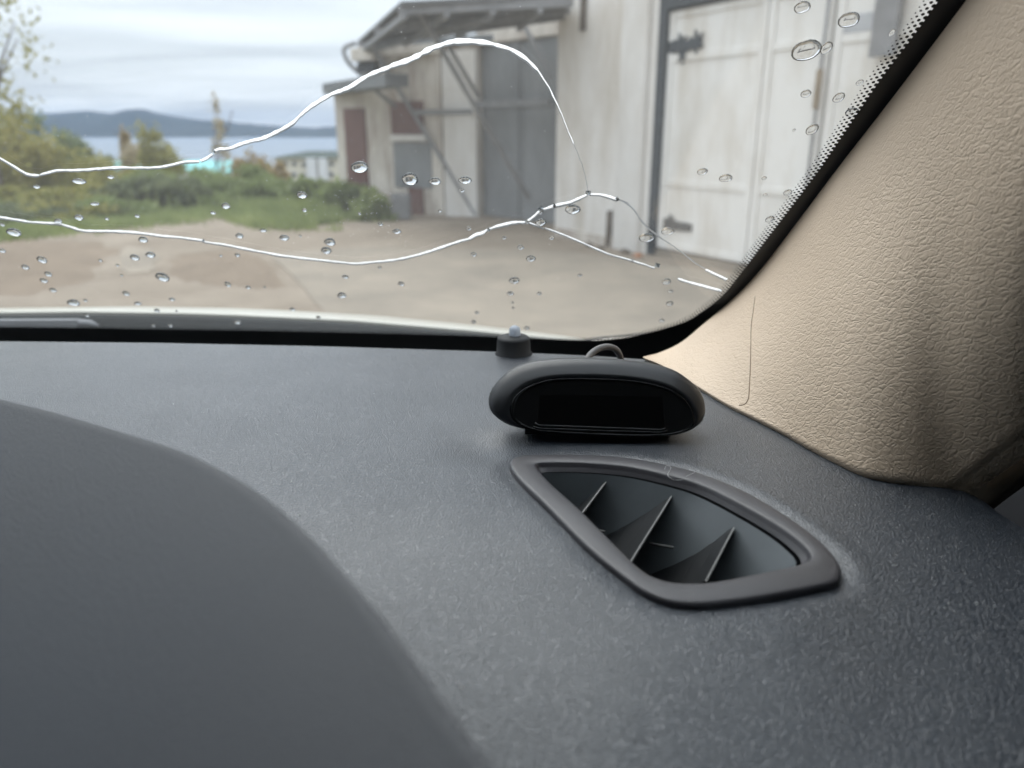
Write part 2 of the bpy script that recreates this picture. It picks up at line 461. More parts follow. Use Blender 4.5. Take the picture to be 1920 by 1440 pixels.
SEA_Z = -31.0
sea = mesh('sea', [(-9000, 330, SEA_Z), (9000, 330, SEA_Z), (9000, 9000, SEA_Z), (-9000, 9000, SEA_Z)], [(0, 1, 2, 3)], M_sea)
tag(sea, 'pale grey blue bay below the distant hills', kind='structure')

ridge = [(-900, 222), (-600, 205), (-300, 214), (-100, 209), (0, 212), (60, 213), (110, 212), (170, 207), (215, 213), (245, 208), (268, 202), (300, 213), (370, 224), (400, 226), (425, 224), (450, 231), (500, 235), (560, 238), (600, 240), (632, 236), (800, 225), (1100, 215), (1500, 224), (2100, 212), (2900, 226)]
def ridge_v(u):
    for (a, va), (b, vb) in zip(ridge, ridge[1:]):
        if a <= u <= b: return lerp(va, vb, (u - a) / (b - a))
    return 225
vs = []
cols = 240; rows = [(0.0, 5200), (0.25, 5400), (0.5, 5600), (0.72, 5800), (0.9, 5950), (1.0, 6100), (0.6, 6600), (0.1, 7200)]
for h_, y in rows:
    for j in range(cols):
        u = -900 + 3800 * j / (cols - 1)
        top = at_y(u, ridge_v(u) + 2.0 * noise.noise(Vector((u * 0.05, 0, 0))), 6100).z
        x = ray(u, 248).x / ray(u, 248).y * 6100
        wob = 18 * noise.noise(Vector((x * 0.003, y * 0.004, 3))) * (1 if 0.1 < h_ < 1 else 0)
        vs.append((x, y + 120 * noise.noise(Vector((x * 0.002, h_ * 3, 0))), lerp(SEA_Z - 2, top, h_) + wob))
hills = mesh('hills', vs, grid_faces(len(rows), cols), M_hill, None, True)
tag(hills, 'blue wooded hills across the bay', kind='structure')

# concrete apron and earth in the yard
def ground_poly(name, px, z, m, th=0.03, label=None, wob=0.05, sharp=False):
    P = [on_z(u, v, -H) for u, v in px]
    P = resample(P if sharp else catmull(P, 4, True), 60, True)
    P = [Vector((p.x + wob * noise.noise(p * 2.1), p.y + wob * noise.noise(p * 2.1 + Vector((9, 9, 0))), 0)) for p in P]
    n = len(P)
    vs = [(p.x, p.y, terrain(p.x, p.y) + z) for p in P] + [(p.x, p.y, terrain(p.x, p.y) - th) for p in P]
    fs = [tuple(range(n))] + [(i, (i + 1) % n, n + (i + 1) % n, n + i) for i in range(n)]
    o = mesh(name, vs, fs, m); recalc(o)
    tag(o, label, kind='structure'); return o
ground_poly('concrete_apron', [(515, 478), (545, 515), (600, 578), (640, 660), (1000, 760), (1500, 700), (1440, 540), (1200, 492), (1010, 470), (800, 468), (640, 466)], 0.012, M_concrete, 0.1, 'pale worn concrete apron before the garage gate')
ground_poly('concrete_patch', [(232, 464), (288, 468), (294, 512), (226, 516)], 0.008, M_concrete, 0.1, 'small pale concrete patch in the brown dirt', 0.12, True)
def mound(name, px, hgt, m, label):
    P = [on_z(u, v, -H) for u, v in px]
    P = resample(catmull(P, 4, True), 48, True)
    c = sum(P, Vector()) / len(P)
    vs = []; R = 9
    for r in range(R):
        f = 1 - r / (R - 1)
        for p in P:
            q = c.lerp(p, f)
            hh = hgt * (math.cos(math.pi * f) * 0.5 + 0.5)
            vs.append((q.x, q.y, terrain(q.x, q.y) - 0.01 + hh * (1 + 0.5 * noise.noise(q * 1.5)) + (0.02 * noise.noise(q * 6) if f < 0.95 else 0)))
    o = mesh(name, vs, grid_faces(R, 48, True), m, None, True); recalc(o)
    tag(o, label, kind='structure'); return o
mound('earth_mound', [(-260, 470), (60, 445), (225, 452), (232, 500), (190, 545), (-100, 580), (-300, 560)], 0.16, M_mound, 'low bank of reddish brown earth in the yard')
mound('dirt_bank', [(300, 478), (420, 462), (515, 480), (575, 560), (430, 548), (300, 530)], 0.07, M_mound, 'flat hump of dry dirt beside the concrete apron')

# ------------------------------------------------------------------ facades
class Facade:
    """vertical plane through two ground contacts seen in the photo"""
    def __init__(s, pa, pb):
        a, b = on_z(*pa, -H), on_z(*pb, -H)
        s.o = Vector((a.x, a.y, 0)); s.a = Vector((b.x - a.x, b.y - a.y, 0)).normalized()
        s.n = Vector((s.a.y, -s.a.x, 0))
        if s.n.y > 0: s.n = -s.n
    def sz(s, u, v):
        d = ray(u, v); t = (s.o - CAM).dot(s.n) / d.dot(s.n)
        p = CAM + d * t
        return (p - s.o).dot(s.a), p.z
    def pt(s, sa, z, d): return s.o + s.a * sa + s.n * d + Vector((0, 0, z))
    def box(s, name, s0, s1, z0, z1, d0, d1, m, parent, bevel=0.0):
        q = [s.pt(s0, z0, d0), s.pt(s1, z0, d0), s.pt(s1, z0, d1), s.pt(s0, z0, d1), s.pt(s0, z1, d0), s.pt(s1, z1, d0), s.pt(s1, z1, d1), s.pt(s0, z1, d1)]
        return hexa(name, q, m, parent, bevel)
    def rect(s, name, u0, v0, u1, v1, d0, d1, m, parent, bevel=0.0):
        um, vm = (u0 + u1) / 2, (v0 + v1) / 2
        s0 = s.sz(u0, vm)[0]; s1 = s.sz(u1, vm)[0]; z1 = s.sz(um, v0)[1]; z0 = s.sz(um, v1)[1]
        return s.box(name, s0, s1, z0, z1, d0, d1, m, parent, bevel)

# --- near garage: white wall, big white gate
FN = Facade((1040, 442), (1400, 516))
gar = empty('garage_building', FN.pt(2, 0, 0), 'big white washed garage with a tall white steel gate, nearest the car', 'building')
S = lambda u, v: FN.sz(u, v)[0]
s_corner = S(1040, 442); s_gate0 = S(1212, 470); s_gate1 = S(1690, 300)
FN.box('wall', s_corner, s_gate0 - 0.003, -0.3, 7.0, -0.5, 0.0, M_wallw, gar)
FN.box('wall', s_gate1 + 0.003, s_gate1 + 9, -0.3, 7.0, -0.5, 0.0, M_wallw, gar)
zt = FN.sz(1250, 18)[1]
FN.box('wall', s_gate0, s_gate1, zt + 0.25, 7.0, -0.5, -0.002, M_wallw, gar)
q = [FN.pt(s_corner, -0.3, -0.003), FN.pt(s_corner + 0.4, -0.3, -0.003)]
FN.box('side_wall', s_corner + 0.003, s_corner + 0.4, -0.3, 7.0, -7.0, -0.503, M_wallw, gar)
FN.box('rear_wall', s_corner + 0.4, s_gate1 + 9, -0.3, 6.99, -7.0, -6.7, M_dark, gar)
FN.box('roof', s_corner - 0.2, s_gate1 + 9.2, 7.003, 7.25, -7.2, 0.25, M_slab, gar)
s_p0, s_p1 = S(1163, 300), S(1209, 300)
FN.box('pilaster', s_p0, s_p1, 0.0, 6.9, 0.003, 0.07, M_pil, gar, 0.01)
# grimy plinth and marks on the wall
FN.box('plinth', s_corner + 0.01, s_p0 - 0.004, -0.05, 0.16, 0.003, 0.03, M_wallc, gar, 0.01)
# big gate: dark frame, two leaves of welded panels
FN.box('gate_post', s_gate0 + 0.02, s_gate0 + 0.16, 0.02, zt + 0.25, -0.12, 0.02, M_gatedk, gar)
FN.box('gate_lintel', s_gate0 + 0.163, s_gate1 - 0.002, zt, zt + 0.247, -0.12, 0.02, M_gatedk, gar)
FN.box('gate_threshold', s_gate0 + 0.163, s_gate1 - 0.002, -0.02, 0.10, -0.14, -0.03, M_concrete, gar)
s_mid = S(1415, 250); s_rod = S(1540, 200)
def gate_leaf(s0, s1, seed):
    z0, z1 = 0.13, zt - 0.03
    lf = FN.box('gate_leaf', s0, s1, z0, z1, -0.10, -0.06, M_gatew, gar)
    w = s1 - s0
    for a, b in ((s0, s0 + 0.10), (s1 - 0.10, s1)):
        FN.box('stile', a, b, z0, z1, -0.058, -0.038, M_gatew, lf, 0.006)
    for zz in (z0, z0 + 0.28 * (z1 - z0), z1 - 0.62, z1 - 0.09):
        FN.box('rail', s0 + 0.103, s1 - 0.103, zz, zz + 0.09, -0.058, -0.042, M_gatew, lf, 0.006)
    return lf
lf1 = gate_leaf(s_gate0 + 0.17, s_mid - 0.01, 1)
lf2 = gate_leaf(s_mid + 0.01, s_rod - 0.02, 2)
lf3 = gate_leaf(s_rod + 0.02, s_gate1 - 0.02, 3)
tube('bolt_rod', [FN.pt(s_rod - 0.06, z, 0.01) for z in (0.3, 1.2, 2.2, 3.1)], 0.018, M_steel, lf2, 8)
FN.box('bolt_bracket', s_rod - 0.085, s_rod - 0.035, FN.sz(1532, 205)[1], FN.sz(1532, 130)[1], -0.01, 0.05, M_rust, lf2, 0.01)
FN.rect('sight_plate', 1562, 26, 1638, 60, -0.055, -0.04, M_palegrey, lf3, 0.004)
FN.rect('gate_post', 1645, -60, 1690, 105, -0.01, 0.05, M_steel, gar)
def strap_hinge(u0, v, u1, blobs):
    """forged strap with ragged welded pads"""
    vs = []; fs = []
    sa, z = FN.sz(u0, v); sb, zb = FN.sz(u1, v)
    n = 12
    for i in range(n + 1):
        s_ = lerp(sa, sb, i / n)
        hw = 0.075 * (1 - 0.35 * i / n) + 0.03 * noise.noise(Vector((i * 0.9, v * 0.1, 0)))
        for zz, dd in ((z + hw, -0.055), (z + hw, -0.032), (z - hw, -0.032), (z - hw, -0.055)):
            vs.append(FN.pt(s_, zz, dd))
    fs = grid_faces(n + 1, 4, True) + [(0, 1, 2, 3), tuple(n * 4 + k for k in (3, 2, 1, 0))]
    h = recalc(mesh('hinge', vs, fs, M_gatedk, gar))
    for (bu, bv, r) in blobs:
        sb_, zb_ = FN.sz(bu, bv); k = 18
        ring = [(sb_ + r * math.cos(2 * math.pi * i / k) * (1 + 0.55 * ((i * 7) % 3 - 1) + 0.2 * noise.noise(Vector((i * 1.7, bu, bv)))), zb_ + r * math.sin(2 * math.pi * i / k) * (1 + 0.55 * ((i * 7) % 3 - 1) + 0.2 * noise.noise(Vector((i * 1.3, bv, bu))))) for i in range(k)]
        vs = [FN.pt(a, b, -0.055) for a, b in ring] + [FN.pt(a, b, -0.03) for a, b in ring]
        fs = [tuple(range(k)), tuple(range(2 * k - 1, k - 1, -1))] + [(i, (i + 1) % k, k + (i + 1) % k, k + i) for i in range(k)]
        recalc(mesh('hinge_pad', vs, fs, M_gatedk, h))
strap_hinge(1243, 90, 1310, [(1270, 82, 0.09), (1300, 78, 0.10), (1275, 104, 0.07)])
strap_hinge(1240, 420, 1292, [(1252, 414, 0.06)])
# black dirt streak on the wall built as a tube, and a small bracket
tube('dirt_streak', [FN.pt(S(1146, 400), FN.sz(1146, 395)[1], 0.03), FN.pt(S(1146, 400), 0.03, 0.035)], 0.045, M_grime, gar, 8)
FN.rect('wall_bracket', 1092, -10, 1100, 58, 0.003, 0.05, M_grime, gar)

# --- loose rubble along the wall foot
def stone(name, p, r, m, label, cat, group=None):
    bm = bmesh.new(); bmesh.ops.create_icosphere(bm, subdivisions=2, radius=1.0)
    for v_ in bm.verts:
        k = 1 + 0.35 * noise.noise(v_.co * 1.3 + Vector((p[0] * 7, p[1] * 7, 0)))
        v_.co = Vector((v_.co.x * r * k, v_.co.y * r * k, v_.co.z * r * 0.6 * k))
    me = bpy.data.meshes.new(name); bm.to_mesh(me); bm.free(); me.materials.append(m)
    o = bpy.data.objects.new(name, me); o.location = p; COL.objects.link(o)
    return tag(o, label, cat, group)
M_brickred = plain('broken_brick', (0.45, 0.22, 0.12), 0.95, 0.3, 8)
for i, (u, v, r, m, lb) in enumerate([(1196, 483, 0.07, M_brickred, 'orange brick fragment at the foot of the dark gate post'), (1105, 462, 0.06, M_grime, 'small dark stone against the white wall, nearest the wall corner'), (1128, 468, 0.05, M_grime, 'dark lump beside the black dirt streak'), (1172, 476, 0.08, M_grime, 'flat dark stone under the pale pilaster')]):
    p = on_z(u, v, -H)
    stone('rubble_stone', (p.x, p.y, 0.03), r, m, lb, 'stone', 'rubble at the garage wall')

# --- older building behind: cream wall, grey gate, steel awning
FB = Facade((632, 393), (900, 408))
FG = Facade((900, 407), (1040, 425))
old = empty('workshop_building', FB.pt(1.5, 0, 0), 'shabby cream workshop with rusty steel awning beyond the white garage', 'building')
sB = lambda u, v: FB.sz(u, v)[0]
b0, b1 = sB(632, 280), sB(900, 300)
zroofB = FB.sz(690, 92)[1]
FB.box('wall', sB(690, 280), b1, -0.4, zroofB, -0.35, 0.0, M_wallc, old)
FB.box('wall', b0, sB(690, 280) - 0.003, -0.6, FB.sz(650, 172)[1], -0.35, -0.02, M_wallc, old)
FB.box('side_wall', b0, b0 + 0.3, -0.8, FB.sz(650, 172)[1], -6, -0.353, M_wallc, old)
FB.box('roof', sB(690, 280), b1 + 3, zroofB + 0.003, zroofB + 0.12, -6, 0.12, M_slab, old)
FB.rect('pilaster', 836, 95, 897, 408, 0.003, 0.10, M_pil, old, 0.01)
FB.rect('drain_pipe', 824, 100, 832, 400, 0.02, 0.09, M_wallc, old)
FB.rect('door', 649, 203, 688, 352, -0.016, 0.02, M_brownsh, old)
FB.rect('cornice', 690, 86, 836, 104, 0.003, 0.14, M_wallc, old, 0.01)
hatch = FB.rect('hatch', 735, 190, 795, 252, 0.003, 0.05, M_brownsh, old)
FB.rect('sill', 738, 253, 803, 264, 0.003, 0.14, M_pil, old, 0.005)
FB.rect('lower_panel', 740, 267, 810, 352, 0.003, 0.03, M_greygate, old)
FB.rect('door', 768, 352, 795, 402, 0.003, 0.04, M_brownsh, old)
# roof slab over the low end of the wall, running toward the yard
za = FB.sz(620, 170)[1]
pL = at_y(605, 168, FB.pt(b0, 0, 0).y + 0.2); pR = at_y(722, 134, FB.pt(b0, 0, 0).y - 3.0)
d = Vector((pR.x - pL.x, pR.y - pL.y, 0)); nn = Vector((d.y, -d.x, 0)).normalized() * 0.45
if nn.x < 0: nn = -nn
zz0, zz1 = pL.z - 0.10, pL.z + 0.12
slab = [Vector((pL.x, pL.y, zz0)), Vector((pR.x, pR.y, zz0)), Vector((pR.x + nn.x, pR.y + nn.y, zz0)), Vector((pL.x + nn.x, pL.y + nn.y, zz0))]
hexa('eave_slab', slab + [p_ + Vector((0, 0, zz1 - zz0)) for p_ in slab], M_slab, old)
# concrete beam end above the slab, dark block below painted as the shaded gap
FB.rect('beam_or_gap', 676, 92, 716, 116, -0.1, 0.35, M_wallc, old, 0.02)
FB.rect('beam_or_gap', 680, 118, 712, 136, -0.1, 0.2, M_gatedk, old)
# grey sheet gate under a lintel
sG = lambda u, v: FG.sz(u, v)[0]
g0, g1 = sG(902, 300), sG(1042, 300)
zg = FG.sz(950, 78)[1]
gm = lerp(g0, g1, 0.52)
for a, b in ((g0 + 0.01, gm - 0.008), (gm + 0.008, g1 + 0.5)):
    gl = FG.box('gate_leaf', a, b, 0.05, zg, -0.10, -0.05, M_greygate, old)
    for k in (0.04, 0.96):
        ss = lerp(a, b, k)
        FG.box('stile', ss - 0.025, ss + 0.025, 0.06, zg - 0.01, -0.048, -0.035, M_greygate, gl)
FG.box('lintel', g0 - 0.1, g1 + 0.6, zg + 0.003, zg + 0.45, -0.3, 0.02, M_wallc, old, 0.02)
FG.box('wall', g0, g1 + 0.8, zg + 0.453, zg + 1.6, -0.3, 0.0, M_wallc, old)
FG.rect('gate_rail', 903, 187, 1040, 200, 0.10, 0.16, M_steel, old)
FB.rect('steel_rail', 796, 206, 900, 216, 0.30, 0.36, M_steel, old)
# awning: sheet roof with rafters and struts
zA = FB.sz(675, 80)[1]
def onA(u, v): return on_z(u, v, zA - H)
BL, FL, FR, BR = onA(672, 80), onA(752, 9), onA(1075, -6), onA(1060, 22)
up = Vector((0, 0, 0.05))
aw = hexa('awning', [BL, FL, FR, BR, BL + up, FL + up, FR + up, BR + up], M_sheet, old)
def onq(a, b): return (BL.lerp(FL, b)).lerp(BR.lerp(FR, b), a)
dn = Vector((0, 0, -0.06))
for b_ in (0.03, 0.5, 0.97):
    bar('purlin', onq(0.0, b_) + dn, onq(1.0, b_) + dn, 0.09, M_steel, aw, 0.12)
for a_ in (0.02, 0.28, 0.55, 0.82):
    bar('rafter', onq(a_, 0) + dn * 2.6, onq(a_, 1) + dn * 2.6, 0.07, M_steel, aw, 0.08)
bar('rafter', onq(0.05, 0.05) + dn * 3.6, onq(0.55, 0.95) + dn * 3.6, 0.06, M_steel, aw)
for k in range(1, 7):
    a_ = k / 7
    bar('sheet_seam', onq(a_, 0.04) + Vector((0, 0, -0.01)), onq(a_, 0.96) + Vector((0, 0, -0.01)), 0.03, M_slab, aw, 0.016)
tube('gutter_pipe', catmull([BL + Vector((-0.05, 0, 0)), at_y(646, 90, BL.y - 0.1), at_y(648, 108, BL.y - 0.1), at_y(660, 125, BL.y), at_y(680, 142, BL.y)], 4), 0.045, M_steel, old)
def strut(pa, ya, pb, yb, w=0.08):
    return bar('strut', at_y(*pa, ya), at_y(*pb, yb), w, M_steel, old)
yB = FB.pt((b0 + b1) / 2, 0, 0).y
strut((697, 86), BL.y - 0.4, (893, 404), FG.pt(0, 0, 0).y - 0.15, 0.062)
strut((702, 168), yB - 0.6, (742, 200), yB - 0.2, 0.06)
strut((790, 28), FL.y + 0.5, (992, 372), FG.pt((g0 + g1) * 0.7, 0, 0).y - 0.4, 0.062)
strut((842, 88), yB - 2.4, (897, 182), yB - 1.6, 0.055)
strut((977, 36), FG.pt(g1 * 0.6, 0, 0).y - 0.3, (1034, 145), FG.pt(g1, 0, 0).y - 0.2, 0.06)

# barrel-like scrap by the old wall
def slat_crate(u0, v0, u1, v1, y, label):
    a = at_y(u0, v1, y); b = at_y(u1, v0, y); gz = terrain((a.x + b.x) / 2, y)
    r = empty('slatted_crate', ((a.x + b.x) / 2, y, gz), label, 'crate')
    for x in (a.x, b.x - 0.04):
        for yy in (y - 0.16, y + 0.12): box('post', x, x + 0.04, yy, yy + 0.04, gz - 0.02, b.z, M_steel, r)
    nsl = 5
    for k in range(nsl):
        z = lerp(gz + 0.03, b.z - 0.09, k / (nsl - 1))
        box('slat', a.x - 0.02, b.x + 0.02, y - 0.185, y - 0.163, z, z + 0.075, M_steel, r)
        box('slat', a.x - 0.02, b.x + 0.02, y + 0.163, y + 0.185, z, z + 0.075, M_steel, r)
    return r
slat_crate(738, 362, 766, 402, yB - 1.1, 'grey slatted crate leaning by the cream workshop wall')

# ------------------------------------------------------------------ far houses
def house(name, u0, u1, vtop, veave, vbase, y, depth, mw, mr, label, over=0.4, windows=(), wm=None, doors=(), hip=False):
    a, b = at_y(u0, vbase, y), at_y(u1, vbase, y)
    z0 = a.z; ze = at_y((u0 + u1) / 2, veave, y).z; zt_ = at_y((u0 + u1) / 2, vtop, y).z
    r = empty(name, ((a.x + b.x) / 2, y, z0), label, 'building')
    box('wall', a.x, b.x, y, y + depth, min(z0, terrain(a.x, y)) - 1.0, ze, mw, r)
    x0, x1, y0, y1 = a.x - over, b.x + over, y - over, y + depth + over
    ins = (min(depth, x1 - x0) * 0.45) if hip else 0.0
    ym = (y0 + y1) / 2
    vs = [(x0, y0, ze + .003), (x1, y0, ze + .003), (x1, y1, ze + .003), (x0, y1, ze + .003), (x0 + ins, ym, zt_), (x1 - ins, ym, zt_)]
    recalc(mesh('roof', vs, [(0, 1, 5, 4), (2, 3, 4, 5), (1, 2, 5), (3, 0, 4), (3, 2, 1, 0)], mr, r))
    for (p, q, s_, t_) in windows:
        c, d_ = at_y(p, t_, y), at_y(q, s_, y)
        w_ = box('window', c.x, d_.x, y - 0.12, y + 0.05, c.z, d_.z, wm or M_winf, r)
        box('pane', c.x + (d_.x - c.x) * .15, d_.x - (d_.x - c.x) * .15, y - 0.14, y - 0.125, c.z + (d_.z - c.z) * .12, d_.z - (d_.z - c.z) * .12, M_winglass, w_)
    for (p, q, s_, t_, mm, nm) in doors:
        c, d_ = at_y(p, t_, y), at_y(q, s_, y)
        box(nm, c.x, d_.x, y - 0.6, y - 0.003, c.z, d_.z, mm, r)
    return r
M_winf = plain('window_frame_white', (0.75, 0.75, 0.76), 0.6)
M_winglass = plain('far_window_glass', (0.06, 0.07, 0.08), 0.15)
M_cream = plain('cream_render', (0.72, 0.68, 0.60), 0.9, 0.1, 0.4)
M_whiteb = plain('white_render', (0.76, 0.76, 0.76), 0.9, 0.1, 0.4)
M_balc = plain('pale_balcony', (0.72, 0.74, 0.80), 0.7, 0.05, 1)
M_turq = plain('turquoise_roof', (0.16, 0.52, 0.52), 0.6, 0.12, 0.5)
M_dgreen = plain('dark_green_roof', (0.018, 0.045, 0.04), 0.8, 0.2, 0.5)
M_pgreen = plain('pale_green_roof', (0.34, 0.42, 0.36), 0.7, 0.2, 0.5)
M_brick = plain('red_brown', (0.36, 0.21, 0.15), 0.9, 0.2, 0.6)
house('apartment_house', 521, 700, 284, 296, 352, 110, 9, M_cream, M_dgreen, 'cream two storey house with dark green roof beside the workshop', 0.5,
      [(530, 540, 302, 312), (548, 556, 302, 312), (530, 540, 322, 332), (547, 556, 322, 332), (566, 574, 304, 314), (566, 574, 324, 334), (618, 626, 302, 312), (618, 626, 322, 332)],
      doors=[(579, 593, 296, 338, M_balc, 'balcony'), (601, 614, 296, 338, M_balc, 'balcony')], hip=True)
house('long_house', 330, 424, 303, 324, 342, 165, 16, M_whiteb, M_turq, 'long low white house under a bright turquoise roof', 0.8, [(345, 352, 330, 337), (365, 372, 330, 337), (392, 399, 330, 337)])
house('gable_house', 192, 296, 304, 318, 344, 150, 14, M_whiteb, M_turq, 'white house with turquoise roof half hidden by the yellow green tree', 0.8, [(226, 232, 325, 333), (246, 252, 325, 333)])
house('low_shed', 12, 84, 333, 345, 353, 62, 7, M_whiteb, M_pgreen, 'low shed with pale green roof among the shrubs', 0.3)
house('small_hut', 86, 108, 346, 350, 357, 58, 4, M_whiteb, M_brick, 'tiny white hut with reddish roof beside the pale green shed', 0.15)
house('lilac_hut', 145, 167, 361, 363.5, 378, 42, 2.5, M_balc, M_balc, 'little lilac white kiosk standing in the shrubs', 0.05, doors=[(145.5, 166.5, 373, 378, M_brick, 'base_board')])

# ------------------------------------------------------------------ vegetation
def leaves(name, centre, rx, ry, rz, n, size, m, parent, clumps=18, seed=0, hollow=0.35):
    rnd = random.Random(seed)
    cl = []
    for _ in range(clumps):
        while True:
            v = Vector((rnd.uniform(-1, 1), rnd.uniform(-1, 1), rnd.uniform(-1, 1)))
            if v.length < 1 and v.length > hollow: break
        cl.append((v, rnd.uniform(0.18, 0.42)))
    vs, fs = [], []
    for i in range(n):
        c, r = cl[rnd.randrange(clumps)]
        g = Vector((rnd.gauss(0, 1), rnd.gauss(0, 1), rnd.gauss(0, 1))) * r * 0.55
        p = c + g
        p = Vector((p.x * rx, p.y * ry, p.z * rz)) + centre
        a = Vector((rnd.gauss(0, 1), rnd.gauss(0, 1), rnd.gauss(0, 1))).normalized()
        b = a.cross(Vector((rnd.gauss(0, 1), rnd.gauss(0, 1), rnd.gauss(0, 1)))).normalized()
        s_ = size * rnd.uniform(0.6, 1.3)
        k = len(vs)
        vs += [p - a * s_, p + b * s_ * 0.45, p + a * s_, p - b * s_ * 0.45]
        fs.append((k, k + 1, k + 2, k + 3))
    return mesh(name, vs, fs, m, parent)
def plant(name, label, cat, u, vtop, y, wpx, kind, n=1600, trunk=True, crown_frac=0.75, size=None, clumps=18, seed=1, group=None, hollow=0.35, leaf_kind=None):
    top = at_y(u, vtop - (8 if not trunk else 4), y); base_z = terrain(top.x, y)
    h = top.z - base_z; w = wpx / F * y * (1.15 if trunk else 1.0)
    r = empty(name, (top.x, y, base_z), label, cat, group)
    cz = base_z + h * (1 - crown_frac / 2)
    leaves('crown' if trunk else 'foliage', Vector((top.x, y, cz)), w / 2, w / 2, h * crown_frac / 2, int(n * 1.5), (size or w * 0.035) * 1.45, LEAF[kind], r, clumps, seed, hollow)
    rnd = random.Random(seed + 5)
    if trunk:
        t0 = Vector((top.x, y, base_z - 0.1))
        path = [t0 + Vector((0.04 * h * rnd.uniform(-1, 1) * k, 0.02 * h * rnd.uniform(-1, 1), h * 0.9 * k / 5)) for k in range(6)]
        tr = tube('trunk', path, [0.015 * h * (1 - 0.15 * k) for k in range(6)], M_bark, r, 7)
        for k in range(5):
            a = path[2 + k % 3]
            e_ = Vector((top.x + w * 0.4 * math.cos(k * 2.1), y + w * 0.35 * math.sin(k * 2.1), cz + h * crown_frac * 0.25 * rnd.uniform(-0.6, 1)))
            tube('branch', [a, a.lerp(e_, 0.5) + Vector((0, 0, 0.04 * h)), e_], [0.008 * h, 0.006 * h, 0.002 * h], M_bark, tr, 5)
    else:
        for k in range(4):
            a = Vector((top.x + w * 0.12 * math.cos(k * 1.7), y + w * 0.1 * math.sin(k * 1.7), base_z - 0.05))
            e_ = Vector((top.x + w * 0.33 * math.cos(k * 1.7), y + w * 0.3 * math.sin(k * 1.7), cz + h * 0.2))
            tube('stem', [a, a.lerp(e_, 0.5), e_], [0.012 * w + .004, 0.009 * w, 0.004 * w], M_bark, r, 5)
    return r
TG = 'autumn trees beyond the yard'
plant('birch_tree', 'tall sparse yellow leaved tree at the left picture edge', 'tree', -80, -60, 24, 170, 'olive', 900, True, 0.8, 0.085, 22, 11, TG, 0.5)
plant('autumn_tree', 'big yellow autumn tree at the left under the hills', 'tree', 10, 226, 32, 130, 'yellow', 3200, True, 0.9, 0.09, 26, 12, TG, 0.1)
plant('round_tree', 'grey green round tree right of the big yellow tree', 'tree', 82, 233, 46, 92, 'greygreen', 2400, True, 0.85, 0.11, 20, 13, TG, 0.1)
plant('dark_tree', 'dark green round tree standing against the bay', 'tree', 152, 250, 52, 76, 'dark', 2400, True, 0.85, 0.11, 20, 14, TG, 0.1)
plant('bushy_tree', 'broad yellow green tree below the dark round tree', 'tree', 110, 286, 34, 175, 'olive', 2600, True, 0.9, 0.08, 24, 15, TG, 0.1)
plant('slim_tree', 'slim brownish tree reaching up to the hills', 'tree', 238, 232, 60, 26, 'ochre', 500, True, 0.75, 0.12, 10, 16, TG)
plant('conical_tree', 'yellow green tree with pointed top before the bay', 'tree', 287, 246, 44, 70, 'olive', 2200, True, 0.9, 0.09, 20, 17, TG, 0.05)
plant('pale_tree', 'thin grey leaved tree left of the pointed yellow green tree', 'tree', 248, 274, 48, 60, 'pale', 800, True, 0.8, 0.1, 14, 18, TG)
plant('tall_tree', 'tall half bare tree with a tuft at its top', 'tree', 402, 186, 40, 34, 'pale', 150, True, 0.72, 0.10, 9, 22, TG, 0.4)
plant('rusty_tree', 'orange brown bushy tree in front of the bay', 'tree', 466, 282, 48, 60, 'ochre', 1500, True, 0.85, 0.1, 18, 20, TG, 0.1)
plant('ochre_tree', 'ochre bush tree just left of the cream house', 'tree', 506, 306, 40, 56, 'ochre', 1300, True, 0.85, 0.08, 16, 21, TG, 0.1)
plant('green_tree', 'dense green tree below the orange brown one', 'tree', 468, 312, 28, 95, 'green', 2400, True, 0.9, 0.07, 22, 23, TG, 0.1)
plant('lime_tree', 'olive green tree under the turquoise roofed house', 'tree', 215, 322, 33, 110, 'olive', 1800, True, 0.9, 0.08, 20, 24, TG, 0.1)
plant('leafy_tree', 'mid green bushy tree below the long turquoise roof', 'tree', 330, 322, 27, 150, 'green', 2600, True, 0.9, 0.07, 24, 25, TG, 0.1)
SG = 'wild shrubs along the edge of the yard'
shr = [(-60, 352, 19.5, 170, 'olive', 'olive shrub cut by the left picture edge'), (40, 358, 18.6, 150, 'olive', 'olive shrub below the pale green shed roof'), (120, 366, 18.0, 130, 'olive', 'yellowish shrub under the little lilac kiosk'),
       (195, 352, 18.8, 130, 'olive', 'yellow green shrub right of the lilac kiosk'), (262, 352, 18.2, 120, 'dark', 'shadowy green shrub left of the dark bush thicket'), (322, 345, 18.4, 130, 'dark', 'dark green bush in the middle of the hedge'),
       (388, 348, 18.6, 120, 'green', 'green bush below the tall half bare tree'), (452, 345, 19.0, 110, 'dark', 'deep green bush behind the bright grass'), (520, 350, 18.6, 110, 'green', 'mid green bush left below the cream house'),
       (580, 348, 18.4, 110, 'green', 'leafy bush below the cream house'), (640, 352, 17.4, 100, 'green', 'green weed bush at the workshop corner'), (690, 372, 16.0, 80, 'bright', 'bright low weeds at the foot of the cream wall'),
       (20, 395, 15.2, 190, 'dark', 'low dark scrub at the left border of the dirt'), (120, 392, 15.6, 150, 'olive', 'low olive scrub next to the dirt bank'), (200, 385, 16.3, 130, 'green', 'low green scrub where the dirt track begins')]
for i, (u, vt, y, w, k, lb) in enumerate(shr):
    plant('shrub', lb, 'shrub', u, vt - 8 * noise.noise(Vector((i * 1.37, 0.5, 0))), y, w, k, 1250, False, 1.0, 0.07, 15, 40 + i, SG, 0.0)

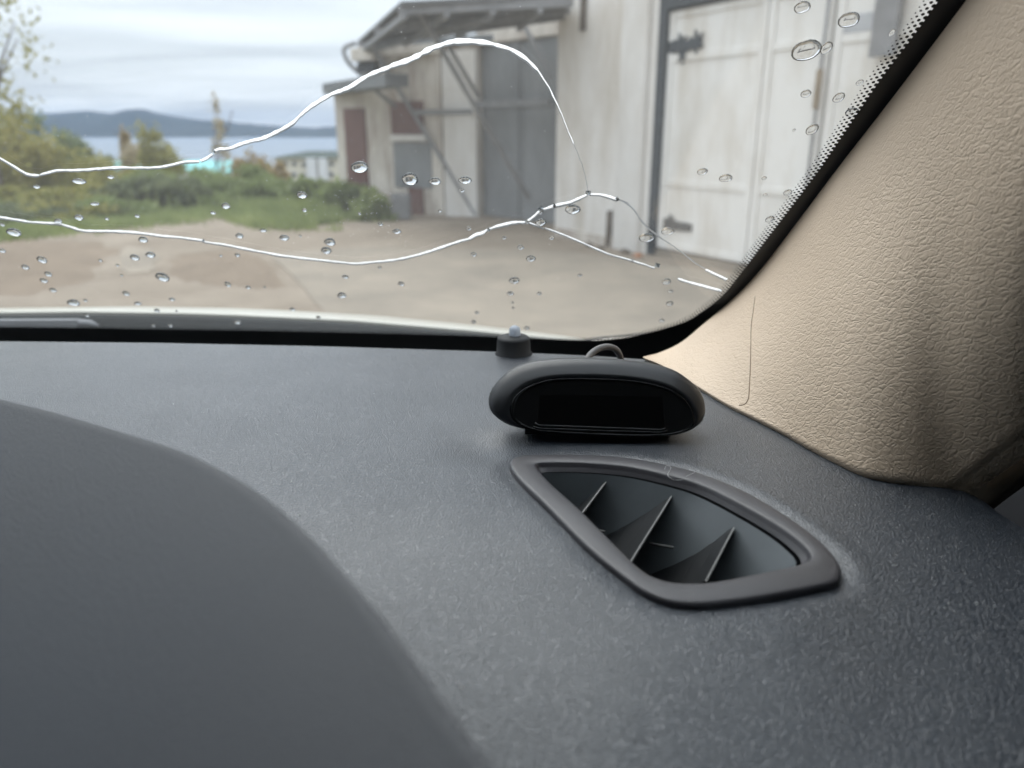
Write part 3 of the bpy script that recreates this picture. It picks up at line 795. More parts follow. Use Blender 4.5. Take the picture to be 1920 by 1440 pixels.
# grass: one mass of blades
rnd = random.Random(3)
vs, fs = [], []
def blade(p, h, lean, w):
    k = len(vs)
    t = Vector((rnd.uniform(-1, 1) * lean, rnd.uniform(-1, 1) * lean, h))
    s_ = Vector((rnd.uniform(-1, 1), rnd.uniform(-1, 1), 0)).normalized() * w
    vs.extend([p - s_, p + s_, p + t]); fs.append((k, k + 1, k + 2))
for _ in range(26000):
    u, v = rnd.uniform(395, 745), 0
    f = rnd.random() ** 0.8
    lo = 432 if u < 640 else 412
    if u < 480: lo = lerp(402, 432, (u - 395) / 85)
    v = lerp(lo, 372, f) + rnd.gauss(0, 3)
    p = on_z(u, v, -H)
    if noise.noise(Vector((p.x * 0.8, p.y * 0.8, 4))) < -0.25: continue
    p.z = terrain(p.x, p.y)
    blade(p, rnd.uniform(0.08, 0.30) * (1.3 if f > .4 else 0.8), 0.12, rnd.uniform(0.008, 0.02))
for _ in range(9000):
    u = rnd.uniform(-80, 400); v = lerp(448, 405, max(0, u) / 400) + rnd.gauss(-8, 7)
    p = on_z(u, v, -H); p.z = terrain(p.x, p.y)
    blade(p, rnd.uniform(0.06, 0.22), 0.1, rnd.uniform(0.008, 0.02))
for _ in range(9000):
    p = Vector((rnd.uniform(-24, 2), rnd.uniform(17, 40), 0)); p.z = terrain(p.x, p.y)
    blade(p, rnd.uniform(0.2, 0.6), 0.2, rnd.uniform(0.015, 0.04))
grass = mesh('grass', vs, fs, LEAF['bright'])
tag(grass, 'rough green grass and weeds bordering the dirt yard', 'grass', kind='stuff')

# ------------------------------------------------------------------ the car
car = empty('car', (-0.45, -0.4, 0.0), 'car interior with grey dashboard, beige pillar trim and cracked windscreen', 'car')
RAKE = D2R(42)
GN = Vector((0, math.sin(RAKE), math.cos(RAKE)))
GE = Vector((0, -math.cos(RAKE), math.sin(RAKE)))
P0 = ray(1200, 650) * 0.665
CURV, XC = 0.10, -0.50
D0 = P0.dot(GN) + CURV * (P0.x - XC) ** 2
def G(x, s, off=0.0):
    """point of the windscreen: x across, s up the slope, off outward"""
    return CAM + Vector((x, 0, 0)) + GN * (D0 - CURV * (x - XC) ** 2 + off) + GE * s
def glass_hit(u, v, off=0.0):
    d = ray(u, v)
    A = CURV * d.x * d.x; B = d.dot(GN) - 2 * CURV * d.x * XC; Cc = CURV * XC * XC - D0 - off
    t = -Cc / B if abs(A) < 1e-9 else (-B + math.sqrt(B * B - 4 * A * Cc)) / (2 * A)
    return t
def gxs(u, v):
    p = ray(u, v) * glass_hit(u, v)
    return p.x, p.dot(GE)

# edges measured in the photo
FRIT_IN = [(-260, 614), (-100, 612), (0, 612), (150, 613), (300, 616), (600, 621), (900, 629), (1085, 636), (1150, 634), (1200, 626), (1278, 604), (1317, 582), (1356, 551), (1394, 504), (1433, 452), (1480, 390), (1536, 315), (1582, 247), (1648, 149), (1702, 77), (1757, 0), (1860, -146), (1960, -290)]
PIL_G = [(1205, 669), (1239, 660), (1278, 641), (1317, 609), (1356, 576), (1394, 541), (1433, 497), (1480, 436), (1571, 315), (1637, 230), (1713, 131), (1812, 0), (1920, -143), (2060, -330)]

frit_c = resample(catmull([Vector((*gxs(u, v), 0)) for u, v in FRIT_IN], 6), 420)
S_BOT, S_TOP = -0.70, 0.04
# right limit of the sheet as a function of s: a little outside the ink line
def frit_x_at(s):
    best = None
    for p in frit_c[200:]:
        if best is None or abs(p.y - s) < abs(best.y - s): best = p
    return best.x
nx, ns = 60, 36
def sheet(off):
    out = []
    for i in range(ns):
        s = lerp(S_BOT, S_TOP, i / (ns - 1))
        xr = frit_x_at(max(s, -0.60)) + 0.035
        for j in range(nx):
            out.append(G(lerp(-1.30, xr, j / (nx - 1)), s, off))
    return out
vin, vout = sheet(0.0), sheet(0.005)
n0 = len(vin)
fs = grid_faces(ns, nx) + [tuple(n0 + k for k in f[::-1]) for f in grid_faces(ns, nx)]
rim = [j for j in range(nx)] + [i * nx + nx - 1 for i in range(1, ns)] + [(ns - 1) * nx + j for j in range(nx - 2, -1, -1)] + [i * nx for i in range(ns - 2, 0, -1)]
for a, b in zip(rim, rim[1:] + rim[:1]): fs.append((a, b, n0 + b, n0 + a))
ws = mesh('windshield', vin + vout, fs, M_glass, car, True)
ws['label'] = 'cracked rain spotted windscreen'

# black printed border, on the inside face
OFF_F = -0.0012
band_w = 0.075
inner, outer = [], []
for i, p in enumerate(frit_c):
    d = (frit_c[min(i + 1, len(frit_c) - 1)] - frit_c[max(i - 1, 0)]).normalized()
    nrm = Vector((d.y, -d.x, 0))
    w = 0.05
    q_ = p + nrm * w
    inner.append(G(p.x, p.y, OFF_F)); outer.append(G(q_.x, q_.y, OFF_F))
nb = len(inner)
mesh('frit_band', inner + outer, [(i, i + 1, nb + i + 1, nb + i) for i in range(nb - 1)], M_frit, ws)
# dots: three shrinking rows
vs, fs = [], []
L = 0; pos = []
for a, b in zip(frit_c, frit_c[1:]):
    L += (b - a).length
step = 0.0031
def along(dist):
    acc = 0
    for a, b in zip(frit_c, frit_c[1:]):
        l_ = (b - a).length
        if acc + l_ >= dist: return a.lerp(b, (dist - acc) / l_), (b - a).normalized()
        acc += l_
    return frit_c[-1], (frit_c[-1] - frit_c[-2]).normalized()
# walk once
acc, idx, dist = 0.0, 0, 0.0
seglen = [(b - a).length for a, b in zip(frit_c, frit_c[1:])]
rowdef = [(0.0002, 0.00108, 0.0), (0.0024, 0.00082, 0.5), (0.0043, 0.00062, 0.0), (0.0058, 0.00040, 0.5)]
cnt = int(L / step)
for ri, (offr, rad, ph) in enumerate(rowdef):
    idx, acc = 0, 0.0
    for k in range(cnt):
        dist = (k + ph) * step
        while idx < len(seglen) - 1 and acc + seglen[idx] < dist:
            acc += seglen[idx]; idx += 1
        a, b = frit_c[idx], frit_c[idx + 1]
        p = a.lerp(b, min(1, (dist - acc) / seglen[idx])); d = (b - a).normalized()
        nrm = Vector((d.y, -d.x, 0))
        p = p - nrm * offr
        k0 = len(vs)
        for m_ in range(8):
            t = 2 * math.pi * m_ / 8
            vs.append(G(p.x + rad * math.cos(t), p.y + rad * math.sin(t), OFF_F + 0.0003 * (ri == 0)))
        fs.append(tuple(range(k0, k0 + 8)))
dots = mesh('frit_dots', vs, fs, M_frit, ws)
dots['kind'] = 'stuff'

# cracks: raised prismatic ribbons inside the laminated sheet
def crack(px, wpx, m, jit=0.6, label=None):
    """px: photo points on the sheet; wpx: visible width (list or number)"""
    base = catmull([Vector((*gxs(u, v), 0)) for u, v in px], 3)
    ln_ = sum((q_ - p_).length for p_, q_ in zip(base, base[1:]))
    pts = resample(base, max(6, int(ln_ / 0.0016)))
    n = len(pts); vs = []; dk = []
    for i, p in enumerate(pts):
        d = (pts[min(i + 1, n - 1)] - pts[max(i - 1, 0)]).normalized()
        nr = Vector((-d.y, d.x, 0))
        if nr.y > 0: nr = -nr
        f = i / (n - 1)
        w = wpx if not isinstance(wpx, (list, tuple)) else lerp(wpx[int(f * (len(wpx) - 1))], wpx[min(int(f * (len(wpx) - 1)) + 1, len(wpx) - 1)], f * (len(wpx) - 1) % 1)
        hw = w * 0.42 / F * 0.5 * 0.95 * max(0.35, 1 + 0.45 * noise.noise(Vector((p.x * 330, p.y * 330, 1))) + 0.3 * noise.noise(Vector((p.x * 90, p.y * 90, 8)))) * (1.25 if abs(d.x) > abs(d.y) else 1.0)
        c = p + nr * (0.00032 * noise.noise(Vector((p.x * 150, p.y * 150, 5))) + 0.0005 * noise.noise(Vector((p.x * 45, p.y * 45, 2))))
        a, b = c + nr * hw, c - nr * hw
        vs += [G(a.x, a.y, 0.0022), G(c.x, c.y, 0.0022 + hw * 0.35), G(b.x, b.y, 0.0024)]
        e_ = a + nr * hw * 0.45 * max(0.0, 0.5 + 1.6 * noise.noise(Vector((p.x * 70, p.y * 70, 11))))
        dk += [G(a.x, a.y, 0.0021), G(e_.x, e_.y, 0.0012)]
    o = mesh('crack', vs, grid_faces(n, 3), m, ws)
    if m is M_crack: mesh('crack_flank', dk, grid_faces(n, 2), M_crack2, ws)
    if label: o['label'] = label
    return o
crack([(-520, 214), (-380, 236), (-240, 228), (-120, 247), (-40, 281), (0, 302), (25, 317), (51, 332), (72, 333)], [4, 4, 5], M_crack)
crack([(73, 332.5), (105, 325), (145, 324), (195, 320), (280, 319), (320, 314), (345, 308), (372, 307)], [3, 5, 5, 4, 4], M_crack, label='long upper crack arching over the workshop')
crack([(374, 306), (385, 302), (397, 294)], [4, 5, 3], M_crack)
crack([(402, 288), (412, 285), (425, 284), (445, 277), (465, 270), (492, 265), (515, 254), (540, 240), (555, 228), (575, 210), (605, 190), (622, 180), (650, 170), (680, 153), (710, 138), (740, 126), (770, 116), (800, 100), (820, 92), (845, 85), (868, 82), (900, 84), (930, 90), (955, 97), (975, 108), (995, 124), (1008, 137)], [5, 6, 6, 5, 5, 6, 6, 6, 7, 7, 7, 6, 5], M_crack)
crack([(1008, 137), (1020, 155), (1035, 180), (1055, 225), (1075, 275)], [2.2, 1.8, 1.4, 1.2], M_crack)
crack([(1075, 275), (1090, 310), (1100, 345), (1103, 366)], [1.2, 1.2, 1.2], M_crack2)
crack([(-520, 372), (-350, 392), (-180, 396), (-40, 407), (0, 412), (30, 417), (60, 421), (108, 424), (135, 431), (160, 437), (235, 439), (290, 445), (340, 450), (378, 455)], [5, 5, 5, 5, 6, 5], M_crack, label='lower crack sagging across the windscreen')
crack([(381, 457.5), (420, 463), (480, 475), (540, 485), (600, 492), (640, 496), (670, 498), (720, 494), (760, 488), (800, 478), (840, 464), (880, 452)], [4, 5, 5, 4, 4, 5, 4], M_crack)
crack([(876, 454), (890, 446), (905, 441), (915, 435)], [5, 8, 4], M_crack)
crack([(918, 434), (935, 428), (960, 422), (986, 421)], [3, 6, 6, 5], M_crack)
crack([(990, 419), (1000, 411), (1012, 400)], [5, 5, 4], M_crack)
crack([(1014, 399), (1040, 391), (1070, 384), (1095, 373), (1101, 370)], [3, 6, 5, 5, 4], M_crack)
crack([(1106, 369), (1130, 371), (1158, 379)], [4, 5, 5], M_crack)
crack([(1158, 379), (1175, 386), (1190, 400), (1205, 422), (1220, 437), (1245, 455), (1275, 475), (1300, 495), (1322, 509)], [4, 5, 4, 3, 3, 3], M_crack2)
crack([(1324, 510), (1345, 520), (1364, 529)], [3, 5, 5], M_crack)
crack([(990, 421), (1005, 427), (1020, 433)], [2.5, 2.0], M_crack)
crack([(1022, 432), (1060, 446), (1100, 463), (1140, 480), (1185, 493), (1228, 507)], [2.2, 2.0, 2.0, 2.4, 2.0], M_crack)
crack([(1272, 527), (1290, 533), (1320, 541), (1354, 550)], [3, 6, 6, 6], M_crack)
def chip(u, v, r):
    x0, s0 = gxs(u, v); rr = r * 0.42 / F
    rnd_ = random.Random(int(u)); vs = [G(x0, s0, 0.0045)]; k = 9
    for i in range(k):
        t = 2 * math.pi * i / k; q_ = rr * rnd_.uniform(0.4, 1.25)
        vs.append(G(x0 + q_ * math.cos(t), s0 + q_ * math.sin(t) * 1.2, 0.002 + rnd_.uniform(0, 0.0015)))
    vs.append(G(x0, s0, 0.0008))
    fs = [(0, 1 + i, 1 + (i + 1) % k) for i in range(k)] + [(k + 1, 1 + (i + 1) % k, 1 + i) for i in range(k)]
    recalc(mesh('crack_chip', vs, fs, M_chip, ws))
for u, v, r in ((1103, 368, 8), (988, 421, 7), (1013, 398, 7), (917, 436, 5), (1040, 391, 5), (1158, 379, 5), (400, 291, 4), (380, 457, 3), (1232, 503, 9), (1186, 494, 3)):
    chip(u, v, r)

# ------------------------------------------------------------------ bonnet, cowl, wiper
sil = [(-700, 600), (-300, 586), (0, 578), (250, 575), (420, 578), (500, 581), (700, 592), (900, 611), (1000, 623), (1085, 634), (1150, 660), (1230, 740)]
YC = 1.12
crest = []
for u, v in sil:
    p = at_y(u, v, YC); crest.append((p.x, p.z - H))
def crest_z(x):
    if x <= crest[0][0]: return crest[0][1]
    for (a, za_), (b, zb_) in zip(crest, crest[1:]):
        if a <= x <= b: return lerp(za_, zb_, (x - a) / (b - a))
    return crest[-1][1] - 1.5 * (x - crest[-1][0])
vs = []; bx = [lerp(-1.32, 0.24, j / 90) for j in range(91)]
def bz(x, y):
    dy = y - YC
    sl = crest_z(x) / YC
    return crest_z(x) + sl * dy - 0.27 * dy * dy * (1 if dy < 0 else 0.8)
yrow = [0.986, 0.983, 0.988, 1.0, 1.02, 1.05, 1.08, 1.12, 1.16, 1.2, 1.3, 1.4, 1.55, 1.7, 1.85, 1.95, 1.98]
for i, y in enumerate(yrow):
    for x in bx:
        z = bz(x, y) - (0.006 if i == 0 else 0.002 if i == 1 else 0)
        if i == len(yrow) - 1: z -= 0.25
        vs.append((x, y, H + z))
recalc(mesh('bonnet', vs, grid_faces(len(yrow), 91), M_paint, car, True))
# cowl: dark plastic trough between bonnet and glass
vs = []
for j in range(61):
    x = lerp(-1.3, 0.2, j / 60)
    zb_ = bz(x, 0.985)
    for y, z in ((0.985, zb_ - 0.004), (0.975, zb_ - 0.006), (0.968, zb_ - 0.03), (0.955, zb_ - 0.055), (0.90, zb_ - 0.075), (0.74, -0.27), (0.735, -0.36)):
        vs.append((x, y - 0.004, H + z))
recalc(mesh('cowl_panel', vs, grid_faces(61, 7), M_cowl, car, True))
w0, w1 = at_t(-120, 606, 0.90), at_t(148, 604.5, 0.90)
wp = bar('wiper', w0, w1, 0.006, M_wiper, car, 0.0075)
nt_ = 44
for k in range(nt_):
    f = k / nt_
    p = w0.lerp(w1, f) + Vector((0, -0.004, -0.0045))
    bar('wiper_rib', p, p + Vector((0.004, -0.002, -0.005)), 0.0016, M_wiper, wp)
tube('wiper_tip', [w1, at_t(168, 606, 0.9), at_t(184, 611, 0.9)], [0.004, 0.004, 0.002], M_wiper, wp, 6)

# ------------------------------------------------------------------ dashboard pad
ZD = -0.150
def dash_z(x, y):
    z = ZD - 0.010 * max(0, (y - 0.30) / 0.30) ** 2
    z -= 1.1 * max(0, x - 0.135) ** 2 * 1.0
    if x > 0.205 + 0.25 * max(0, 0.30 - y): z -= min(0.25, 26 * (x - 0.205 - 0.25 * max(0, 0.30 - y)) ** 2)
    if y < 0.30: z -= 0.75 * (0.30 - y) ** 2
    if y < 0.14: z -= 2.5 * (0.14 - y) ** 2
    return z
VENT_OUT = [(955, 872), (965, 859), (995, 855), (1098, 855), (1177, 861), (1256, 875), (1316, 891), (1395, 923), (1474, 970), (1533, 1014), (1569, 1053), (1578, 1077), (1569, 1093), (1533, 1103), (1415, 1125), (1316, 1136), (1256, 1132), (1209, 1113), (1169, 1085), (1098, 1026), (1019, 946), (971, 899)]
VENT_IN = [(1007, 876), (1019, 870), (1098, 871), (1177, 878), (1248, 893), (1316, 913), (1395, 952), (1466, 994), (1506, 1026), (1518, 1043), (1514, 1054), (1494, 1061), (1415, 1077), (1335, 1092), (1276, 1094), (1236, 1087), (1201, 1069), (1153, 1022), (1090, 958), (1031, 905)]
def dash_hit(u, v, lift=0.0):
    d = ray(u, v); t = ZD / d.z
    for _ in range(12):
        p = d * t
        t = (dash_z(p.x, p.y) + lift) / d.z
    return CAM + d * t
vo = resample(catmull([dash_hit(u, v, 0.0008) for u, v in VENT_OUT], 6, True), 120, True)
vi = resample(catmull([dash_hit(u, v, 0.0008) for u, v in VENT_IN], 6, True), 120, True)
# align start of the inner ring with the outer ring
k0 = min(range(120), key=lambda k: (vi[k] - vo[0]).length)
vi = vi[k0:] + vi[:k0]
vent_c = sum(vi, Vector()) / len(vi)
poly2 = [(p.x, p.y) for p in vo]
def sdist(x, y):
    best = 1e9; ins = False; n = len(poly2); j = n - 1
    for i in range(n):
        ax, ay = poly2[j]; bx_, by_ = poly2[i]
        dx, dy = bx_ - ax, by_ - ay
        t = max(0, min(1, ((x - ax) * dx + (y - ay) * dy) / (dx * dx + dy * dy)))
        e_ = (ax + dx * t - x) ** 2 + (ay + dy * t - y) ** 2
        if e_ < best: best = e_
        if (by_ > y) != (ay > y) and x < (ax - bx_) * (y - by_) / (ay - by_) + bx_: ins = not ins
        j = i
    d = math.sqrt(best); return -d if ins else d
FAR = [(-400, 637), (-100, 637), (0, 637), (300, 640), (600, 646), (900, 655), (1050, 661), (1130, 665), (1230, 672)]
far = sorted([(dash_hit(u, v).x, dash_hit(u, v).y) for u, v in FAR])
def far_y(x):
    if x <= far[0][0]: return far[0][1]
    for (a, ya), (b, yb) in zip(far, far[1:]):
        if a <= x <= b: return lerp(ya, yb, (x - a) / (b - a))
    return far[-1][1] - 0.12 * (x - far[-1][0])
# instrument hood close to the lens
ARC = [(-420, 662), (-200, 700), (0, 749), (90, 771), (180, 797), (270, 824), (350, 852), (430, 892), (500, 938), (570, 1000), (640, 1075), (710, 1158), (780, 1252), (850, 1352), (915, 1440), (1000, 1570), (1060, 1690)]
hp = []
for k, (u, v) in enumerate(ARC):
    f = k / (len(ARC) - 1)
    hp.append(on_z(u, v, lerp(-0.100, -0.090, f)))
hood_cx = hp[0].x - 0.03
hp = [Vector((2 * hood_cx - p.x, p.y, p.z)) for p in hp[::-1]] + hp      # the hood arches over both dials
NH = 240
hp = resample(catmull(hp, 6), NH)
hood_poly = [(p.x, p.y) for p in hp] + [(hp[-1].x, -0.5), (hp[0].x, -0.5)]
def in_hood(x, y):
    ins = False; n = len(hood_poly); j = n - 1
    for i in range(n):
        ax, ay = hood_poly[j]; bx_, by_ = hood_poly[i]
        if (by_ > y) != (ay > y) and x < (ax - bx_) * (y - by_) / (ay - by_) + bx_: ins = not ins
        j = i
    return ins
def dash_full(x, y, yf):
    z = dash_z(x, y)
    if in_hood(x, y): return z - 0.16
    if -0.05 < x < 0.26 and 0.12 < y < 0.45:
        d = sdist(x, y)
        if d < -0.003: return None
        if d < 0.016:
            # a moulded lip that rises, then dips to the frame
            wgt = max(0.0, min(1.0, 0.35 + ((x - vent_c.x) * 0.85 + (y - vent_c.y) * 0.5) / 0.045))
            z += 0.0003 * wgt * math.exp(-((d - 0.0085) / 0.0036) ** 2) - (0.0009 + 0.0006 * wgt) * math.exp(-(d / 0.0045) ** 2)
    # soft hollow left of the vent, under the display
    z -= 0.0035 * math.exp(-(((x + 0.012) / 0.018) ** 2 + ((y - 0.352) / 0.02) ** 2))
    if yf - y < 0.006: z -= 0.004 * (1 - (yf - y) / 0.006) ** 2
    return z
dx_ = [lerp(-1.28, -0.30, i / 40) for i in range(40)] + [lerp(-0.30, 0.30, i / 340) for i in range(340)] + [lerp(0.30, 0.40, i / 20) for i in range(21)]
rowsf = [0.0, 0.0005, 0.001, 0.002, 0.003] + [0.006 + 0.594 * (i / 300) for i in range(301)]
vid = {}; vs = []; fs = []
for i, f in enumerate(rowsf):
    for j, x in enumerate(dx_):
        yf = far_y(x)
        y = yf - f * (1 if f < 0.006 else 1)
        if y < -0.05: continue
        z = dash_full(x, y, yf)
        if f == 0.0: z = (z or dash_z(x, y)) - 0.03
        if z is None: continue
        vid[(i, j)] = len(vs); vs.append((x, y, H + z))
for i in range(len(rowsf) - 1):
    for j in range(len(dx_) - 1):
        q_ = [(i, j), (i, j + 1), (i + 1, j + 1), (i + 1, j)]
        if all(k in vid for k in q_): fs.append(tuple(vid[k] for k in q_)[::-1])
dash = mesh('dashboard', vs, fs, M_dash, car, True)
dash['label'] = 'grey pebble grained dashboard pad'


anchor = Vector((-0.33, -0.06, H - 0.235))
vs = []; R_ = 26
hood_f = [r / (R_ - 3) * 0.97 for r in range(R_ - 2)] + [0.993, 1.0]
for r in range(R_):
    f = hood_f[r]
    for p in hp:
        q_ = anchor.lerp(p, f)
        q_.z += 0.0 * math.sin(math.pi * f) * (1 - f) * 1.6
        vs.append(q_)
out_dir = []
for i, p in enumerate(hp):
    d = hp[min(i + 1, NH - 1)] - hp[max(i - 1, 0)]
    o_ = Vector((-d.y, d.x, 0)).normalized()
    if o_.dot(p - anchor) < 0: o_ = -o_
    out_dir.append(o_)
for ang in (18, 36, 54, 72, 90):
    a = D2R(ang)
    for p, o_ in zip(hp, out_dir):
        vs.append(p + o_ * 0.0007 * math.sin(a) - Vector((0, 0, 0.0007 * (1 - math.cos(a)))))
for p, o_ in zip(hp, out_dir): vs.append(p + o_ * 0.0008 - Vector((0, 0, 0.13)))
hood = mesh('instrument_hood', vs, grid_faces(R_ + 6, NH), M_hood, car, True)
hood['label'] = 'dark smooth instrument hood close to the lens'

# ------------------------------------------------------------------ air vent
LIFT = Vector((0, 0, 0.0018))
rings = []
rings.append([p - Vector((0, 0, 0.006)) for p in vo])
rings.append([p + Vector((0, 0, -0.0006)) for p in vo])
for f_, h_ in ((0.012, 0.0002), (0.04, 0.0007), (0.09, 0.0010), (0.15, 0.0011), (0.5, 0.0011), (0.84, 0.0009), (0.91, 0.0007), (0.97, 0.0002)):
    rings.append([p.lerp(q_, f_) + Vector((0, 0, h_)) for p, q_ in zip(vo, vi)])
rings.append([p + Vector((0, 0, -0.0009)) for p in vi])
rings.append([p.lerp(vent_c, 0.018) + Vector((0, 0, -0.0018)) for p in vi])
rings.append([p.lerp(vent_c, 0.045) + Vector((0, 0, -0.0032)) for p in vi])
vent = recalc(mesh('air_vent', [p for r in rings for p in r], grid_faces(len(rings), 120, True), M_ventframe, car, True))
vent['label'] = 'satin grey four sided air vent frame'
dr = []
for dz, k in ((-0.0033, 0.046), (-0.008, 0.05), (-0.02, 0.06), (-0.035, 0.08), (-0.05, 0.12), (-0.0505, 0.95)):
    dr.append([p.lerp(vent_c, k) + Vector((0, 0, dz)) + Vector((-0.030, -0.010, 0)) * (abs(dz) / 0.05) for p in vi])
duct = recalc(mesh('duct', [p for r in dr for p in r], grid_faces(len(dr), 120, True), M_duct, vent, True))
bm = bmesh.new(); bm.from_mesh(duct.data); bmesh.ops.reverse_faces(bm, faces=bm.faces); bm.to_mesh(duct.data); bm.free()
def vane(tip, near, deep):
    T = dash_hit(*tip, -0.006); Nn = dash_hit(*near, -0.008); Dp = dash_hit(*deep, -0.036)
    Nd = Nn + (Dp - T) * 0.9
    T2 = T.lerp(Nn, -0.0)
    nrm = (Nn - T).cross(Dp - T).normalized() * 0.0006
    # slightly bowed plate with thickness
    A = [T, T.lerp(Nn, 0.33), T.lerp(Nn, 0.66), Nn]; B = [Dp, Dp.lerp(Nd, 0.33), Dp.lerp(Nd, 0.66), Nd]
    rows = []
    for k in range(5):
        f = k / 4
        rows.append([a.lerp(b, f) + Vector((0.003 * math.sin(math.pi * f), 0, 0)) for a, b in zip(A, B)])
    vs = [p + nrm for r in rows for p in r] + [p - nrm for r in rows for p in r]
    g = grid_faces(5, 4); n_ = 20
    fs = g + [tuple(n_ + i for i in f[::-1]) for f in g]
    rim = [0, 1, 2, 3, 7, 11, 15, 19, 18, 17, 16, 12, 8, 4]
    for a, b in zip(rim, rim[1:] + rim[:1]): fs.append((a, b, n_ + b, n_ + a))
    o = recalc(mesh('vane', vs, fs, M_vane, vent))
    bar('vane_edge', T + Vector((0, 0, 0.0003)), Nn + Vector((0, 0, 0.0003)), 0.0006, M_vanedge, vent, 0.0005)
    return o
vane((1136, 905), (1088, 968), (1050, 932))
vane((1262, 927), (1182, 1055), (1128, 968))
vane((1376, 991), (1323, 1092), (1245, 1036))
tube('link_rod', [dash_hit(1098, 990, -0.018), dash_hit(1134, 997, -0.018)], 0.0006, M_vanedge, vent, 6)
tube('link_rod', [dash_hit(1218, 1019, -0.018), dash_hit(1263, 1027, -0.018)], 0.0006, M_vanedge, vent, 6)
tube('lint_fibre', catmull([dash_hit(u, v, 0.0042) for u, v in ((1246, 880), (1250, 873), (1258, 877), (1252, 890), (1262, 899), (1280, 900))], 5), 0.00007, M_dust, vent, 4)
tube('lint_fibre', catmull([dash_hit(u, v, 0.0042) for u, v in ((1286, 893), (1296, 889), (1303, 884), (1292, 880))], 5), 0.00007, M_dust, vent, 4)

# ------------------------------------------------------------------ pillar trim
key_t = []
GL, DL = [], []
pairs = [((1205, 669), (1207, 671)), ((1239, 660), (1240, 684)), ((1278, 641), (1280, 707)), ((1317, 609), (1322, 733)), ((1356, 576), (1362, 757)), ((1394, 541), (1410, 781)), ((1433, 497), (1465, 809)), ((1480, 436), (1530, 845)),
         ((1571, 315), (1610, 884)), ((1637, 230), (1665, 898)), ((1713, 131), (1722, 905)), ((1812, 0), (1778, 910)), ((1920, -143), (1850, 858)), ((2060, -330), (1935, 800)), ((2250, -560), (2100, 700))]
tipN = len(pairs)
for k, (g_, d_) in enumerate(pairs):
    tg = glass_hit(*g_) - 0.006
    pd = dash_hit(*d_, 0.002)
    td = (pd - CAM).length / ray(*d_).length
    if k == 0: tg = td
    elif k == 1: tg = lerp(td, tg, 0.30)
    elif k == 2: tg = lerp(td, tg, 0.6)
    elif k == 3: tg = lerp(td, tg, 0.85)
    if k >= 11: td = [0.346, 0.334, 0.322, 0.310][k - 11]
    GL.append(at_t(*g_, tg)); DL.append(at_t(*d_, td))
NP = 90
GLs = catmull(GL, 8); DLs = catmull(DL, 8)
nP = len(GLs)
NW = 48
vs = []
for w in range(NW + 1):
    f = w / NW
    for i in range(nP):
        a, b = GLs[i], DLs[i]
        ln = (b - a).length
        side = Vector((-0.80, -0.60, 0.0))
        amp = 0.013 * (1 - math.exp(-ln * 0.17 / 0.013))
        prof = math.sin(math.pi * f ** 1.3)
        p = a.lerp(b, f) + side * amp * prof
        vs.append(p)
# rolled lower edge
for (dz, dd) in ((-0.0015, 0.0012), (-0.004, 0.0015), (-0.014, 0.006)):
    for i in range(nP):
        a, b = GLs[i], DLs[i]
        vs.append(b + Vector((0.8 * dd, 0.6 * dd, dz)))
pil = mesh('pillar_trim', vs, grid_faces(NW + 4, nP), M_beige, car, True)
ra = pil.data.attributes.new('relief', 'FLOAT', 'POINT')
for w in range(NW + 4):
    for i in range(nP):
        d_ = (GLs[i] - DLs[i]).length * min(1, w / NW)
        ra.data[w * nP + i].value = max(0.06, min(1.0, (d_ - 0.006) / 0.035))
pil['label'] = 'beige leather grained pillar trim'
from mathutils.bvhtree import BVHTree
bvh = BVHTree.FromPolygons([tuple(v_) for v_ in vs], grid_faces(NW + 4, nP))
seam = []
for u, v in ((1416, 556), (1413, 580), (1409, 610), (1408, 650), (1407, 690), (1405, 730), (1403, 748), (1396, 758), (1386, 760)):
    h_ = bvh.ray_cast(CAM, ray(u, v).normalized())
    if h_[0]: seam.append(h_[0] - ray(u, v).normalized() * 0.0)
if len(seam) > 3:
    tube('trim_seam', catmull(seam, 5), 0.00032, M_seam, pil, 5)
# door seal and door behind the pillar
tube('door_seal', catmull([at_t(1740, 985, 0.365), at_t(1800, 920, 0.36), at_t(1880, 858, 0.355), at_t(1960, 810, 0.35), at_t(2100, 740, 0.34), at_t(2300, 560, 0.34)], 5), 0.0155, M_beige_dark, car, 12)

# body shell round the cabin
def rbox(name, x0, x1, y0, y1, z0, z1, m, parent=car): return box(name, x0, x1, y0, y1, H + z0, H + z1, m, parent)
rbox('roof_lining', -1.32, 0.44, -2.3, 0.17, 0.262, 0.30, M_lining)
rbox('header_trim', -1.30, 0.30, 0.10, 0.155, 0.235, 0.2615, M_lining)
for nm, x0, x1 in (('door', 0.345, 0.40), ('door', -1.32, -1.265)):
    dr_ = rbox(nm, x0, x1, -0.95, 0.44, -1.1, -0.14, M_dark)
    yw = -0.12 if x0 > 0 else 0.25
    rbox('window_frame', x0, x1, -0.95, yw, 0.215, 0.2615, M_dark, dr_)
    xm = (x0 + x1) / 2
    rbox('window_pane', xm - 0.002, xm + 0.002, -0.948, yw, -0.139, 0.214, M_sideglass, dr_)
    rbox('rear_side_panel', x0, x1, -2.3, -0.952, -1.1, 0.2615, M_dark)
rbox('rear_panel', -1.264, 0.344, -2.3, -2.2, -1.1, 0.2615, M_dark)
rbox('floor_pan', -1.26, 0.34, -2.19, 0.70, -1.14, -1.101, M_dark)
rbox('firewall', -1.26, 0.40, 0.705, 0.72, -1.1, -0.27, M_dark)
rbox('pillar_core', 0.345, 0.40, -0.115, 0.44, -0.138, 0.2615, M_dark)
rbox('side_fill', 0.402, 0.43, 0.20, 0.70, -1.1, -0.16, M_dark)
rbox('pillar_trim', -1.30, -1.26, -0.05, 0.20, -0.15, 0.26, M_lining)
